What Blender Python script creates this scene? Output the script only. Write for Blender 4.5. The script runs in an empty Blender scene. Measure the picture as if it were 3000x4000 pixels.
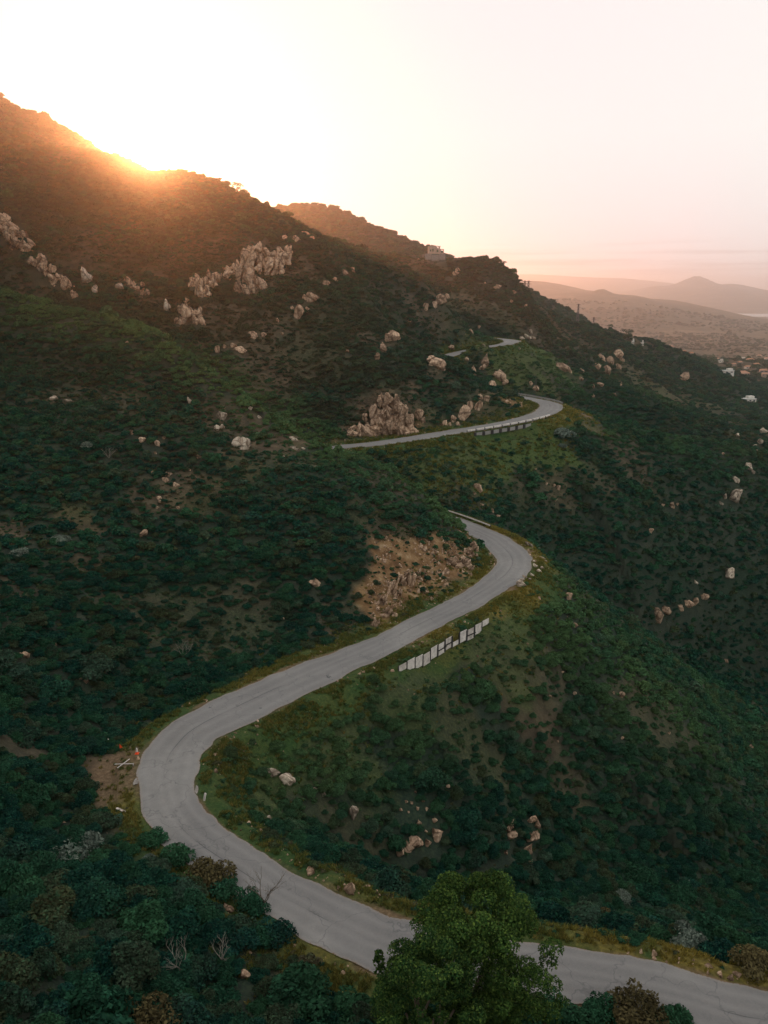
HAZE = 7.0e-5; SUNE = 5.0; SUNC = (1.0, .35, .12); EXPO = 0.0; SKYGAIN = 9.5
SKYSTOPS = [(0.0, (.99,.95,.91)), (.05, (1.02,1.01,.96)), (.16, (1.05,1.09,1.02)), (.5, (1.05,1.06,1.0)), (1.0, (.99,.97,.93))]
import bpy, bmesh, math, random
import numpy as np
from mathutils import Vector, Matrix
random.seed(7); rng = np.random.default_rng(11)
sc = bpy.context.scene; C = sc.collection
PI = math.pi
# ---------------------------------------------------------------- camera geometry (camera stands at the origin, metres)
PITCH = math.radians(15.2); FOC = 1770.0
CP, SP = math.cos(PITCH), math.sin(PITCH)
def ray(u, v):
    a = (u-829.5)/FOC; b = (1106-v)/FOC
    return np.array([a, CP+b*SP, -SP+b*CP])
def PY(u, v, y):            # point seen at (u,v) lying at forward distance y
    d = ray(u, v); return d*(y/d[1])
def PZ(u, v, z):            # point seen at (u,v) lying at height z
    d = ray(u, v); return d*(z/d[2])
# ---------------------------------------------------------------- noise
def _hash(ix, iy, s):
    h = (ix.astype(np.int64)*374761393 + iy.astype(np.int64)*668265263 + s*1274126177) & 0x7fffffff
    h = ((h ^ (h >> 13))*1274126177) & 0x7fffffff
    h = (h ^ (h >> 16)) & 0xffffff
    return h/float(0xffffff)
def vnoise(x, y, s=0):
    ix = np.floor(x); iy = np.floor(y); fx = x-ix; fy = y-iy
    fx = fx*fx*fx*(fx*(fx*6-15)+10); fy = fy*fy*fy*(fy*(fy*6-15)+10)
    a = _hash(ix, iy, s); b = _hash(ix+1, iy, s); c = _hash(ix, iy+1, s); d = _hash(ix+1, iy+1, s)
    return (a*(1-fx)+b*fx)*(1-fy)+(c*(1-fx)+d*fx)*fy - 0.5
def fbm(x, y, octv=4, s=0, gain=0.5):
    t = 0; a = 1.0
    for k in range(octv):
        t = t + a*vnoise(x*(2**k)+17.3*k, y*(2**k)-9.1*k, s+k); a *= gain
    return t
def smooth(t): t = np.clip(t, 0, 1); return t*t*(3-2*t)
# ---------------------------------------------------------------- the road: edge pairs (display pixels) and height
edge_pairs = [((1659,2141),(1640,2259),-57),((1530,2106),(1490,2216),-57),((1369,2069),(1340,2180),-57),((1184,2038),(1160,2158),-57),((1000,2012),(985,2130),-57),
 ((829,1980),(829,2100),-57),((650,1893),(600,1990),-57),((550,1838),(480,1910),-57),((470,1783),(345,1810),-57),((425,1715),(300,1735),-57),
 ((425,1658),(300,1668),-57),((440,1630),(318,1612),-57),((475,1593),(360,1567),-57),((540,1558),(420,1535),-57),((670,1495),(615,1447),-57),
 ((829,1413),(805,1379),-57),((930,1360),(905,1332),-57),((1004,1323),(980,1295),-56.7),((1079,1283),(1030,1262),-56.5),((1125,1253),(1062,1234),-56.2),
 ((1150,1218),(1073,1213),-56),((1137,1190),(1062,1193),-55.9),((1109,1168),(1050,1181),-55.8),((1069,1148),(1030,1162),-55.5)]
rc = []
for A, B, z in edge_pairs:
    a = PZ(*A, z); b = PZ(*B, z); m = (a+b)/2
    rc.append((m[0], m[1], z, float(np.linalg.norm(a-b))/2))
pre = [(52,50,-57,3.3)]
rc = pre + rc
rc += [(13,199,-55,3.4),(-2,212,-54.2,3.4),(-13,220,-53,3.4),(-22,226,-51.5,3.4),(-28,233,-50,3.4),(-28,240,-48.6,3.4),(-21,243,-47.2,3.4)]
for (u,v,z) in [(740,964,-46),(800,959,-45.2),(880,949,-44.3),(968,934.5,-43.2),(1065,919.5,-42)]:
    m = PZ(u,v,z); rc.append((m[0],m[1],z,3.5))
for (u,v,z,w) in [(1125,907,-41,3.6),(1165,896,-40.4,3.9),(1187,884,-39.8,4.0)]:
    m = PZ(u,v,z); rc.append((m[0],m[1],z,w))
rc += [(58.5,291,-39.2,3.8),(52,300,-38.4,3.5),(42,308,-37.6,3.4),(30,322,-36.5,3.4),(22,342,-34.5,3.4),(22,365,-31.5,3.4),(32,386,-29,3.4),(47,399,-27,3.4),(60,408,-25.6,3.8),(64,420,-24.8,4.0),(56,430,-24.2,3.6),(46,435,-23.8,3.4)]
rc = np.array(rc)
def catmull(P, step):
    out = []
    n = len(P)
    for i in range(n-1):
        p0, p1, p2, p3 = P[max(i-1,0)], P[i], P[i+1], P[min(i+2,n-1)]
        L = np.linalg.norm(p2[:2]-p1[:2]); k = max(1, int(L/step*3))
        for j in range(k):
            t = j/k
            out.append(0.5*((2*p1)+(-p0+p2)*t+(2*p0-5*p1+4*p2-p3)*t*t+(-p0+3*p1-3*p2+p3)*t**3))
    out.append(P[-1]); out = np.array(out)
    d = np.r_[0, np.cumsum(np.linalg.norm(np.diff(out[:, :2], axis=0), axis=1))]
    s = np.arange(0, d[-1], step)
    return np.stack([np.interp(s, d, out[:, c]) for c in range(out.shape[1])], 1)
RC = catmull(rc, 1.0)
for c in (0,1,2,3):
    k = {0:3,1:3,2:25,3:9}[c]; ker = np.ones(k)/k
    RC[:, c] = np.convolve(np.pad(RC[:, c], k//2, mode='edge'), ker, 'valid')
tan_ = np.gradient(RC[:, :2], axis=0); tan_ /= np.linalg.norm(tan_, axis=1)[:, None]
NRM = np.stack([-tan_[:, 1], tan_[:, 0]], 1)       # left-hand normal along travel
def road_query(x, y, chunk=4000):
    """distance to centreline, index of nearest sample, signed side (+ = left of travel)"""
    sh = x.shape; x = x.ravel(); y = y.ravel()
    D = np.full(x.shape, 1e9); I = np.zeros(x.shape, int)
    cx = (x > -110) & (x < 130) & (y > 20) & (y < 520)
    idx = np.nonzero(cx)[0]
    for k in range(0, len(idx), chunk):
        ii = idx[k:k+chunk]
        d = (x[ii, None]-RC[None, :, 0])**2+(y[ii, None]-RC[None, :, 1])**2
        j = d.argmin(1); D[ii] = np.sqrt(d[np.arange(len(ii)), j]); I[ii] = j
    S = np.sign((x-RC[I, 0])*NRM[I, 0]+(y-RC[I, 1])*NRM[I, 1])
    return D.reshape(sh), I.reshape(sh), S.reshape(sh)
# ---------------------------------------------------------------- control points of the land
pix = [ # (u, v, forward distance)
 # slope under the camera, left and near of the road
 (0,2212,44),(150,2212,46),(300,2212,48),(450,2200,50),(600,2212,51),(800,2212,51.5),(1010,2212,52),(1250,2250,51),
 (0,2050,52),(150,2020,55),(300,2000,58),(430,1990,60),(0,1900,62),(150,1870,67),(260,1830,72),(0,1780,72),(120,1740,79),(215,1690,86),
 # hillside above the first bend up to the crest of the first spur
 (0,1650,82),(150,1600,93),(250,1560,101),(0,1500,96),(200,1480,108),(400,1450,117),(0,1300,118),(200,1300,127),(400,1300,134),(600,1330,133),(700,1330,133),
 (0,1100,148),(200,1100,152),(400,1100,156),(600,1150,152),(750,1220,146),(850,1240,148),
 (0,900,184),(200,900,182),(400,950,178),(600,1000,172),(750,1050,168),(900,1130,165),(930,1200,158),(960,1160,165),
 (0,760,225),(200,800,210),(400,860,200),(550,920,192),(700,985,186),
 # crest of the first spur
 (660,930,198),(720,958,194),(780,985,193),(850,1020,189),(920,1060,186),(965,1090,184),(990,1118,183),
]
CREST1 = [(-80,600,262),(0,632,252),(80,645,245),(170,652,238),(235,668,232),(300,694,227),(370,725,221),(415,745,217),(450,768,213),(490,800,209),(520,828,206),(560,862,203),(600,893,200)]
pix += CREST1
pix += [(u, v-14, y+64+(600-u)*.05) for (u, v, y) in CREST1]
pix += [
 # below the road: spur face, its crest going down to the right
 (1185,1222,170),(1230,1262,174),(1300,1318,180),(1400,1392,187),(1500,1455,193),(1600,1515,199),(1700,1570,204),
 (1100,1320,142),(1000,1390,129),(1250,1360,152),(1400,1480,158),(1600,1620,163),
 (1000,1500,118),(1200,1500,130),(1400,1620,133),(1600,1760,134),(900,1500,113),(750,1560,105),
 (900,1640,107),(1100,1660,114),(1300,1740,117),(1600,1880,118),(650,1660,97),(800,1750,99),(1000,1800,101),(1200,1850,104),(1400,1900,107),
 # gully under the near road
 (520,1700,92.5),(620,1800,89.5),(760,1890,86.5),(900,1930,87),(1100,1960,88),(1300,1985,89),(1500,2010,90),(1700,2040,91),
 # second spur: face under the upper road
 (800,990,232),(900,1010,224),(1000,1050,219),(1100,1000,238),(1100,1100,222),(1200,960,254),(1200,1050,241),(1200,1150,228),(1300,1000,255),(1300,1120,240),(1300,1250,228),
 (1400,1000,268),(1400,1150,248),(1400,1340,230),(1550,1080,270),(1550,1250,250),(1550,1450,233),(1659,1100,280),(1659,1300,256),(1659,1500,238),(1000,1120,208),(1060,1120,207),
 # its crest
 (1225,884,283),(1290,893,287),(1400,925,296),(1500,938,304),(1600,965,312),(1700,1005,318),
 # above the upper road, up to the ridge
 (760,940,252),(850,930,258),(1000,905,266),(1100,885,274),(1145,868,284),
 (850,850,272),(1000,830,281),(1080,835,288),(700,850,272),(600,800,285),(750,750,298),(900,720,310),(1000,740,312),(1040,770,318),
 (500,740,290),(400,690,300),(350,660,306),(550,620,330),(500,560,352),(650,600,340),(800,620,345),(900,650,345),(720,540,372),
 (250,640,310),(170,600,320),(100,520,345),(0,430,375),(0,520,340),(300,540,355),(200,450,385),(400,480,378),(100,400,405),
 # main ridge, the sun's blown-out glare shaped in as a dip
 (-150,285,480),(0,292,470),(60,296,465),(120,299,462),(172,307,458),(215,322,455),(240,328,452),(260,327,450),(310,338,447),(332,362,446),(352,378,445),(374,372,444),(392,359,443),(440,371,440),(460,383,438),(495,397,435),
 (520,407,432),(540,423,430),(570,441,427),(590,447,425),(620,476,420),(640,488,418),(670,499,416),(690,511,414),(725,526,415),(770,537,420),
 (820,556,416),(896,587,408),(945,616,400),(985,640,392),(1020,668,388),(1045,700,388),(1065,730,392),
 (1010,760,380),(1060,762,390),(1110,760,400),(1150,760,410),(1060,800,380),(1130,820,385),(1180,820,400),(1200,850,392),(1160,850,365),
 # third spur carrying the highest road
 (1125,735,424),(1160,742,426),(1200,765,430),(1250,800,432),(1300,838,430),(1290,870,400),(1350,860,440),(1420,885,430),(1500,905,420),(1600,925,420),
 # ridge with the ruined villa and its face
 (790,540,600),(830,543,595),(880,549,592),(925,551,590),(960,551,586),(1005,551,582),(1025,565,578),(1065,568,574),(1085,576,572),
 (1110,602,590),(1135,627,610),(1170,648,640),(1210,670,680),(1255,683,730),(1280,700,770),(1305,712,820),(1355,716,880),(1390,732,900),(1430,743,950),(1470,757,1000),
 (950,590,555),(1000,620,530),(1050,640,525),(1080,690,500),(1120,700,500),(1150,660,560),(1200,720,560),(1250,740,590),(1300,760,620),(1300,800,560),(1350,800,610),(1400,780,700),(1380,840,540),(1450,800,760),(1450,850,600),
 (1520,790,900),(1560,800,950),(1580,798,980),(1500,830,720),(1560,850,700),(1600,872,690),(1659,860,760),(1620,890,600),(1659,905,560),(1540,890,560),(1659,930,470),
 (1137,652,900),(1255,695,960),(1285,712,1150),
 # town slope and plain
 (1500,775,1500),(1560,770,1700),(1659,790,1400),(1659,820,1100),(1600,820,1080),(1600,760,2000),(1700,800,1300),
]
wp = [ # hidden land, world metres
 (-60,35,-30),(-30,25,-36),(0,20,-38),(30,20,-44),(60,25,-52),(90,35,-60),(-60,10,-22),(0,8,-34),(60,8,-46),(-20,38,-44),(20,38,-50),
 (50,30,-53),(80,60,-66),(70,75,-88),(90,90,-98),
 (-120,60,-8),(-150,110,12),(-150,160,18),(-120,90,-12),(-170,250,55),(-220,200,45),(-300,350,110),(-330,450,135),
 # behind first crest
 (-30,222,-50),(-10,208,-51),(10,204,-55),(-25,236,-50),(-10,232,-52),(0,226,-54),(-20,258,-42),
 # behind lower crest of first spur: canyon floor
 (45,200,-82),(60,208,-96),(80,215,-106),(105,222,-116),(130,228,-124),(36,196,-68),(150,120,-112),(150,235,-130),
 # behind second crest
 (62,306,-46),(80,318,-60),(100,330,-72),(125,342,-84),(150,350,-92),(45,340,-44),(60,360,-52),(75,335,-62),(180,360,-100),
 # behind the main ridge
 (-240,520,48),(-180,505,38),(-120,490,28),(-60,475,22),(-20,480,10),(20,490,-6),(60,480,-40),(-100,560,22),(0,540,0),
 (60,450,-36),(75,455,-48),(95,450,-62),(110,470,-66),(40,470,-20),(140,440,-92),(180,430,-104),
 # behind villa ridge and along it
 (0,700,4),(60,680,0),(100,650,-10),(140,700,-40),(180,800,-60),(250,950,-90),(330,1150,-125),(160,620,-50),
 (600,1000,-150),(600,600,-140),(400,400,-130),(300,250,-140),(300,100,-120),
 (-200,650,50),(-300,650,105),(-500,500,180),(-400,250,110),(-250,80,30),(-300,0,40),(-150,0,-5),(150,0,-80),(300,0,-110),
 # far high ground on the left: peak and hills behind the ridge
]
far = [ (-40,180,800),(0,202,800),(45,231,800),(100,262,800),(150,289,800),(200,325,800),(300,390,820),(450,440,900),
 (540,460,1050),(590,442,1100),(640,437,1100),(670,429,1100),(700,437,1100),(740,459,1080),(780,482,1050),(830,513,1000),(860,523,980),(890,533,970),(930,545,960),(1000,556,900),
 ]
HID = []
for (u, v, y) in CREST1:
    for dy, dz in ((17, 7.5), (34, 8.0)):
        q = PY(u, v, y+dy); HID.append((q[0], q[1], q[2]-dz))
wp += HID
P = [PY(*q)-np.array([0,0,(1.2 if q[2]<330 else (2.3 if q[2]<500 else 3.6)) if q[2]<620 else (5.0 if q[2]<1300 else 0)]) for q in pix] + [np.array(q, float) for q in wp] + [PY(*q)-np.array([0, 0, 2.0 if q[0] < 560 else 6.0]) for q in far]
P += [np.array([x, y, z]) for x, y, z in [(-600,1400,190),(-300,1500,50),(0,1500,20),(150,1300,-20),(300,1500,-100),(450,1300,-140),(-900,900,260),(-450,900,170),(-100,900,35),(-120,700,30),(0,850,30)]]
P = np.array(P)
rs = RC[::9]
ROADC = []
for s in (-1, 1):
    for k in range(0, len(RC), 9):
        ROADC.append([RC[k,0]+NRM[k,0]*s*3.2, RC[k,1]+NRM[k,1]*s*3.2, RC[k,2]])
P = np.vstack([P, ROADC])
th = np.arctan2(P[:, 0], P[:, 1]); R = np.hypot(P[:, 0], P[:, 1]); LR = np.log(R)
VAL = (P[:, 2]+57)/R
CC = 0.035
D = np.sqrt((th[:, None]-th[None])**2+(LR[:, None]-LR[None])**2+CC*CC)
n = len(P)
A = np.zeros((n+1, n+1)); A[:n, :n] = D - np.eye(n)*0.004; A[:n, n] = 1; A[n, :n] = 1
W = np.linalg.solve(A, np.r_[VAL, 0])
def base_h(x, y):
    sh = x.shape; x = x.ravel(); y = y.ravel(); out = np.empty(len(x))
    t = np.arctan2(x, y); r = np.maximum(np.hypot(x, y), 4); lr = np.log(r)
    for k in range(0, len(x), 20000):
        s = slice(k, k+20000)
        d = np.sqrt((t[s, None]-th[None])**2+(lr[s, None]-LR[None])**2+CC*CC)
        out[s] = (d@W[:n]+W[n])*r[s]-57
    return out.reshape(sh)
# the coastal plain and the far hills
def plain_h(x, y):
    r = np.hypot(x, y)
    z = np.interp(r, [0,1200,1700,2500,5000,8600,9100,11200,11700,60000], [-118,-122,-150,-185,-235,-252,-262,-262,-246,-240.0])
    z = z + fbm(x/300, y/300, 3, 50)*10*smooth((r-1500)/1500)*(1-smooth((r-7000)/3000))
    def bump(u, v, yy, h, wx, wy, base=0):
        nonlocal z
        p = PY(u, v, yy); top = p[2]
        dx = (x-p[0])/wx; dy = (y-yy)/wy
        q = np.exp(-(dx*dx+dy*dy+1e-6)**.72)*(1+fbm(x/(wx*.9), y/(wy*.7), 4, int(u) % 50)*.22*np.minimum(dx*dx+dy*dy, 1))
        z = np.maximum(z, z+(top-z)*q) if h else z
    # dark middle hill with its shoulders
    for (u, v, yy, wx, wy) in [(1300,628,6000,230,700),(1365,645,6000,330,800),(1240,640,6000,260,800),(1450,657,6300,420,900),(1190,648,5600,380,800),
                               (1140,607,7600,700,900),(1080,606,7600,700,900),(1200,627,7600,500,900),
                               (1505,596,13500,400,1500),(1580,614,13500,800,1600),(1430,619,13500,560,1500),(1660,630,13500,1200,1600),(1340,640,13500,1200,1600),(1850,640,14000,1500,1600),
                               (1340,612,19000,2400,2200),(1150,598,20000,2600,2600),(900,590,20000,2600,2600),(1560,622,20000,2600,2000),(600,580,20000,4000,3000)]:
        bump(u, v, yy, 1, wx, wy)
    return z
def near_i(p): return int(((RC[:, 0]-p[0])**2+(RC[:, 1]-p[1])**2).argmin())
CUT = {}
WALLS = [(near_i(PZ(815,1425,-57)), near_i(PZ(1022,1316,-57)), 3.3, 2.0), (near_i(PZ(1015,930,-42.5)), near_i(PZ(1125,908,-41)), 1.4, 1.2)]
def height(x, y, detail=True):
    r = np.hypot(x, y)
    z = base_h(x, y)
    t = smooth((r-1500)/900)
    t = np.where(x < 250+0.05*r, t*smooth((x+200-0.0*r)/450)+(1-smooth((x+200)/450))*smooth((r-2600)/2500), t)
    z = z*(1-t)+plain_h(x, y)*t
    D_, I_, S_ = road_query(x, y)
    hw = RC[I_, 3]; rz = RC[I_, 2]
    e = D_-hw
    if detail:
        amp = np.clip(r/160, .35, 6)*(1-t*.7)
        nz = fbm(x/28, y/28, 3, 3)*2.2*amp**.6 + fbm(x/90, y/90, 2, 9)*5*smooth((r-300)/300)
        rid = 1-np.abs(fbm(x/55+.4*y/55, y/70, 2, 21))*2.6
        nz = nz + (rid-.5)*2.2*smooth((r-170)/120)*(1-t)
        nz = nz + fbm(x/5, y/5, 2, 31)*.7
        z = z + nz*smooth((e-2)/14)*(1-.75*smooth((r-2500)/1500))
    # road bench with cut and fill banks
    cut = rz + np.maximum(e-1.9, 0)*1.35
    fill = rz - .12 - np.maximum(e-2.2, 0)*0.8
    # retaining walls: the fill stops at a board wall on the downhill side
    for (i0, i1, off, hgt) in WALLS:
        m_ = (I_ >= i0) & (I_ <= i1) & (S_ < 0)
        ramp_ = smooth((np.minimum(I_-i0, i1-I_))/9.0)
        low = rz-.5-hgt*ramp_-np.clip(e-off-.2, 0, 5)*.6-np.maximum(e-off-5.2, 0)*.95
        fl = np.where(e < off, rz-.15, low)
        fill = np.where(m_, fl, fill)
        z = np.where(m_ & (e > off) & (e < off+9), np.minimum(z, low+np.maximum(e-off-4, 0)*1.2), z)
    CUT['m'] = (z > cut+.05) & (e < 40)
    near = e < 60
    zc = np.minimum(np.maximum(z, fill), cut)
    z = np.where(near, zc*(1-smooth((e-30)/30))+z*smooth((e-30)/30), z)
    bench = rz - 0.10 + np.where(e > 0, fbm(x/1.5, y/1.5, 2, 40)*.10, 0)
    w = 1-smooth((e-.5)/1.3)
    z = z*(1-w)+bench*w
    return z, e, I_, S_
# ---------------------------------------------------------------- helpers
def tag(o, label=None, cat=None, group=None, kind=None):
    if label: o['label'] = label
    if cat: o['category'] = cat
    if group: o['group'] = group
    if kind: o['kind'] = kind
    return o
def link(name, me, mat=None, parent=None):
    o = bpy.data.objects.new(name, me); C.objects.link(o)
    if mat is not None:
        for m in (mat if isinstance(mat, (list, tuple)) else [mat]): me.materials.append(m)
    if parent is not None: o.parent = parent
    return o
def mesh_np(name, V, F, smooth_=True):
    me = bpy.data.meshes.new(name); V = np.asarray(V, np.float32); F = np.asarray(F, np.int32)
    k = F.shape[1]
    me.vertices.add(len(V)); me.vertices.foreach_set('co', V.ravel())
    me.loops.add(F.size); me.loops.foreach_set('vertex_index', F.ravel())
    me.polygons.add(len(F)); me.polygons.foreach_set('loop_start', np.arange(len(F), dtype=np.int32)*k)
    me.polygons.foreach_set('loop_total', np.full(len(F), k, np.int32))
    me.polygons.foreach_set('use_smooth', np.full(len(F), smooth_, bool))
    me.update(calc_edges=True)
    return me
def fattr(me, name, arr, dom='POINT'):
    a = me.attributes.new(name, 'FLOAT', dom); a.data.foreach_set('value', np.asarray(arr, np.float32).ravel())
class NT:
    def __init__(s, name, disp=False):
        s.m = bpy.data.materials.new(name); s.m.use_nodes = True; s.t = s.m.node_tree; s.N = s.t.nodes; s.L = s.t.links
        s.b = s.N['Principled BSDF']; s.b.inputs['Roughness'].default_value = .9
        s.b.inputs['Specular IOR Level'].default_value = .12
    def n(s, ty, **kw):
        x = s.N.new(ty)
        for k, v in kw.items():
            if k.startswith('i_'):
                key = k[2:]; key = int(key) if key.isdigit() else key
                x.inputs[key].default_value = v
            else: setattr(x, k, v)
        return x
    def l(s, a, b): s.L.new(a, b)
    def pos(s):
        return s.n('ShaderNodeNewGeometry').outputs['Position']
    def noise(s, scale, vec=None, detail=4, rough=.55, dist=0.0):
        x = s.n('ShaderNodeTexNoise'); x.inputs['Scale'].default_value = scale; x.inputs['Detail'].default_value = detail
        x.inputs['Roughness'].default_value = rough; x.inputs['Distortion'].default_value = dist
        s.l(vec if vec is not None else s.pos(), x.inputs['Vector']); return x.outputs['Fac']
    def ramp(s, f, stops, interp='LINEAR'):
        x = s.n('ShaderNodeValToRGB'); cr = x.color_ramp; cr.interpolation = interp
        while len(cr.elements) < len(stops): cr.elements.new(.5)
        for e, (p, c) in zip(cr.elements, stops):
            e.position = p; e.color = (*c, 1) if len(c) == 3 else c
        s.l(f, x.inputs['Fac']); return x.outputs['Color']
    def mix(s, f, a, b, mode='MIX'):
        x = s.n('ShaderNodeMix'); x.data_type = 'RGBA'; x.blend_type = mode
        for v, k in ((f, 0), (a, 6), (b, 7)):
            if hasattr(v, 'is_output'): s.l(v, x.inputs[k])
            elif k == 0: x.inputs[0].default_value = v
            else: x.inputs[k].default_value = (*v, 1)
        return x.outputs[2]
    def math(s, op, a, b=None, clamp=False):
        x = s.n('ShaderNodeMath'); x.operation = op; x.use_clamp = clamp
        for v, k in ((a, 0), (b, 1)):
            if v is None: continue
            if hasattr(v, 'is_output'): s.l(v, x.inputs[k])
            else: x.inputs[k].default_value = v
        return x.outputs[0]
    def attr(s, name, ty='GEOMETRY'):
        x = s.n('ShaderNodeAttribute'); x.attribute_name = name; x.attribute_type = ty; return x.outputs['Fac']
    def bump(s, h, strength=.5, dist=.1):
        x = s.n('ShaderNodeBump'); x.inputs['Strength'].default_value = strength; x.inputs['Distance'].default_value = dist
        s.l(h, x.inputs['Height']); s.l(x.outputs[0], s.b.inputs['Normal'])
    def col(s, c):
        if hasattr(c, 'is_output'): s.l(c, s.b.inputs['Base Color'])
        else: s.b.inputs['Base Color'].default_value = (*c, 1)
        return s.m
# ---------------------------------------------------------------- terrain mesh (rings around the drone's ground point)
rings = np.concatenate([np.exp(np.linspace(np.log(6), np.log(48), 110, endpoint=False)),
                        np.exp(np.linspace(np.log(48), np.log(520), 640, endpoint=False)),
                        np.exp(np.linspace(np.log(520), np.log(3000), 260, endpoint=False)),
                        np.exp(np.linspace(np.log(3000), np.log(45000), 230))])
az = np.radians(np.linspace(-62, 62, 1000))
RR, AA = np.meshgrid(rings, az, indexing='ij')
TX = RR*np.sin(AA); TY = RR*np.cos(AA)
TZ, TE, TI, TS = height(TX, TY); TCUT = CUT['m'].astype(float)
nr, na = TX.shape
def quad_grid(nr, na):
    i = np.arange(nr*na).reshape(nr, na)
    return np.stack([i[:-1, :-1].ravel(), i[:-1, 1:].ravel(), i[1:, 1:].ravel(), i[1:, :-1].ravel()], 1)
LRG = np.log(rings)
def zq(x, y):            # bilinear look-up of the built ground
    x = np.atleast_1d(np.asarray(x, float)); y = np.atleast_1d(np.asarray(y, float))
    r = np.hypot(x, y); a = np.arctan2(x, y)
    fi = np.interp(np.log(r), LRG, np.arange(nr)); fj = np.interp(a, az, np.arange(na))
    i = np.clip(fi.astype(int), 0, nr-2); j = np.clip(fj.astype(int), 0, na-2); u = fi-i; v = fj-j
    return (TZ[i, j]*(1-u)*(1-v)+TZ[i+1, j]*u*(1-v)+TZ[i, j+1]*(1-u)*v+TZ[i+1, j+1]*u*v)
def hit(u, v, tmin=20, tmax=3000):      # where the line of sight through (u,v) meets the ground
    d = ray(u, v); hd = np.hypot(d[0], d[1])
    t = np.exp(np.linspace(np.log(tmin), np.log(tmax), 3000))/hd
    g = zq(d[0]*t, d[1]*t)-d[2]*t
    k = np.nonzero(g > 0)[0]
    if len(k) == 0 or k[0] == 0: return None
    k = k[0]; f = g[k-1]/(g[k-1]-g[k]); tt = t[k-1]+(t[k]-t[k-1])*f
    return d*tt
# ---------------------------------------------------------------- materials
def mat_ground():
    t = NT('hillside_soil'); P_ = t.pos()
    n1 = t.noise(.035, P_, 5, .6); n2 = t.noise(.35, P_, 6, .65); n3 = t.noise(2.2, P_, 5, .7)
    soil = t.ramp(n2, [(.3, (.035,.026,.019)), (.5, (.078,.055,.036)), (.7, (.15,.108,.07))])
    dry = t.ramp(n3, [(.3, (.024,.028,.015)), (.5, (.050,.050,.026)), (.72, (.11,.095,.045))])
    green = t.ramp(n3, [(.3, (.022,.040,.014)), (.5, (.045,.070,.022)), (.72, (.085,.115,.035))])
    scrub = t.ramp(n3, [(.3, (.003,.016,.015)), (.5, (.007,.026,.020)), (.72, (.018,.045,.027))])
    sel = t.ramp(n1, [(.40, (0,0,0)), (.56, (1,1,1))])
    c = t.mix(sel, dry, soil)
    # under-shrub litter dominates the covered ground
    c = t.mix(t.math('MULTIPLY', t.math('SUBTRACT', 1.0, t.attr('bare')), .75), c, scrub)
    gr = t.math('ADD', t.attr('green'), t.math('MULTIPLY', t.math('SUBTRACT', n2, .5), .9), clamp=True)
    c = t.mix(t.math('MULTIPLY', gr, t.attr('greenmask')), c, green)
    # freshly cut road bank: ochre earth with pale broken rock
    bank = t.ramp(n2, [(.28, (.07,.036,.018)), (.45, (.17,.088,.038)), (.60, (.28,.165,.08)), (.74, (.42,.32,.21))])
    c = t.mix(t.attr('bank'), c, bank)
    # roadside grass and the dusty edge
    verge = t.mix(t.ramp(t.noise(.22, P_, 4, .6), [(.38, (0,0,0)), (.62, (1,1,1))]), t.ramp(n3, [(.3,(.022,.042,.013)),(.55,(.052,.070,.020)),(.75,(.13,.115,.035))]), t.ramp(n3, [(.3,(.012,.036,.013)),(.55,(.028,.062,.018)),(.75,(.07,.10,.028))]))
    verge = t.mix(t.math('MULTIPLY', t.attr('gold'), .8), verge, t.ramp(n3, [(.3,(.07,.048,.014)),(.55,(.17,.125,.03)),(.75,(.28,.20,.05))]))
    c = t.mix(t.attr('verge'), c, verge)
    dust = t.ramp(n3, [(.3, (.075,.050,.030)), (.55, (.15,.10,.06)), (.75, (.24,.17,.11))])
    dm = t.math('MULTIPLY', t.attr('dust'), t.ramp(t.noise(.8, P_, 4, .6), [(.35,(.2,.2,.2)),(.6,(1,1,1))]))
    c = t.mix(t.attr('dust'), c, dust)
    # coastal plain: groves, fields, tracks
    pl = t.noise(.004, P_, 6, .65); pl2 = t.noise(.02, P_, 6, .7)
    plain = t.mix(t.ramp(pl2, [(.42,(0,0,0)),(.58,(1,1,1))]), (.022,.030,.015), t.ramp(pl, [(.35,(.03,.036,.02)),(.5,(.07,.062,.036)),(.68,(.20,.15,.10))]))
    c = t.mix(t.attr('plain'), c, plain)
    t.bump(t.math('ADD', n3, t.math('MULTIPLY', n2, 2.0)), .5, .35)
    return t.col(c)
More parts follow.
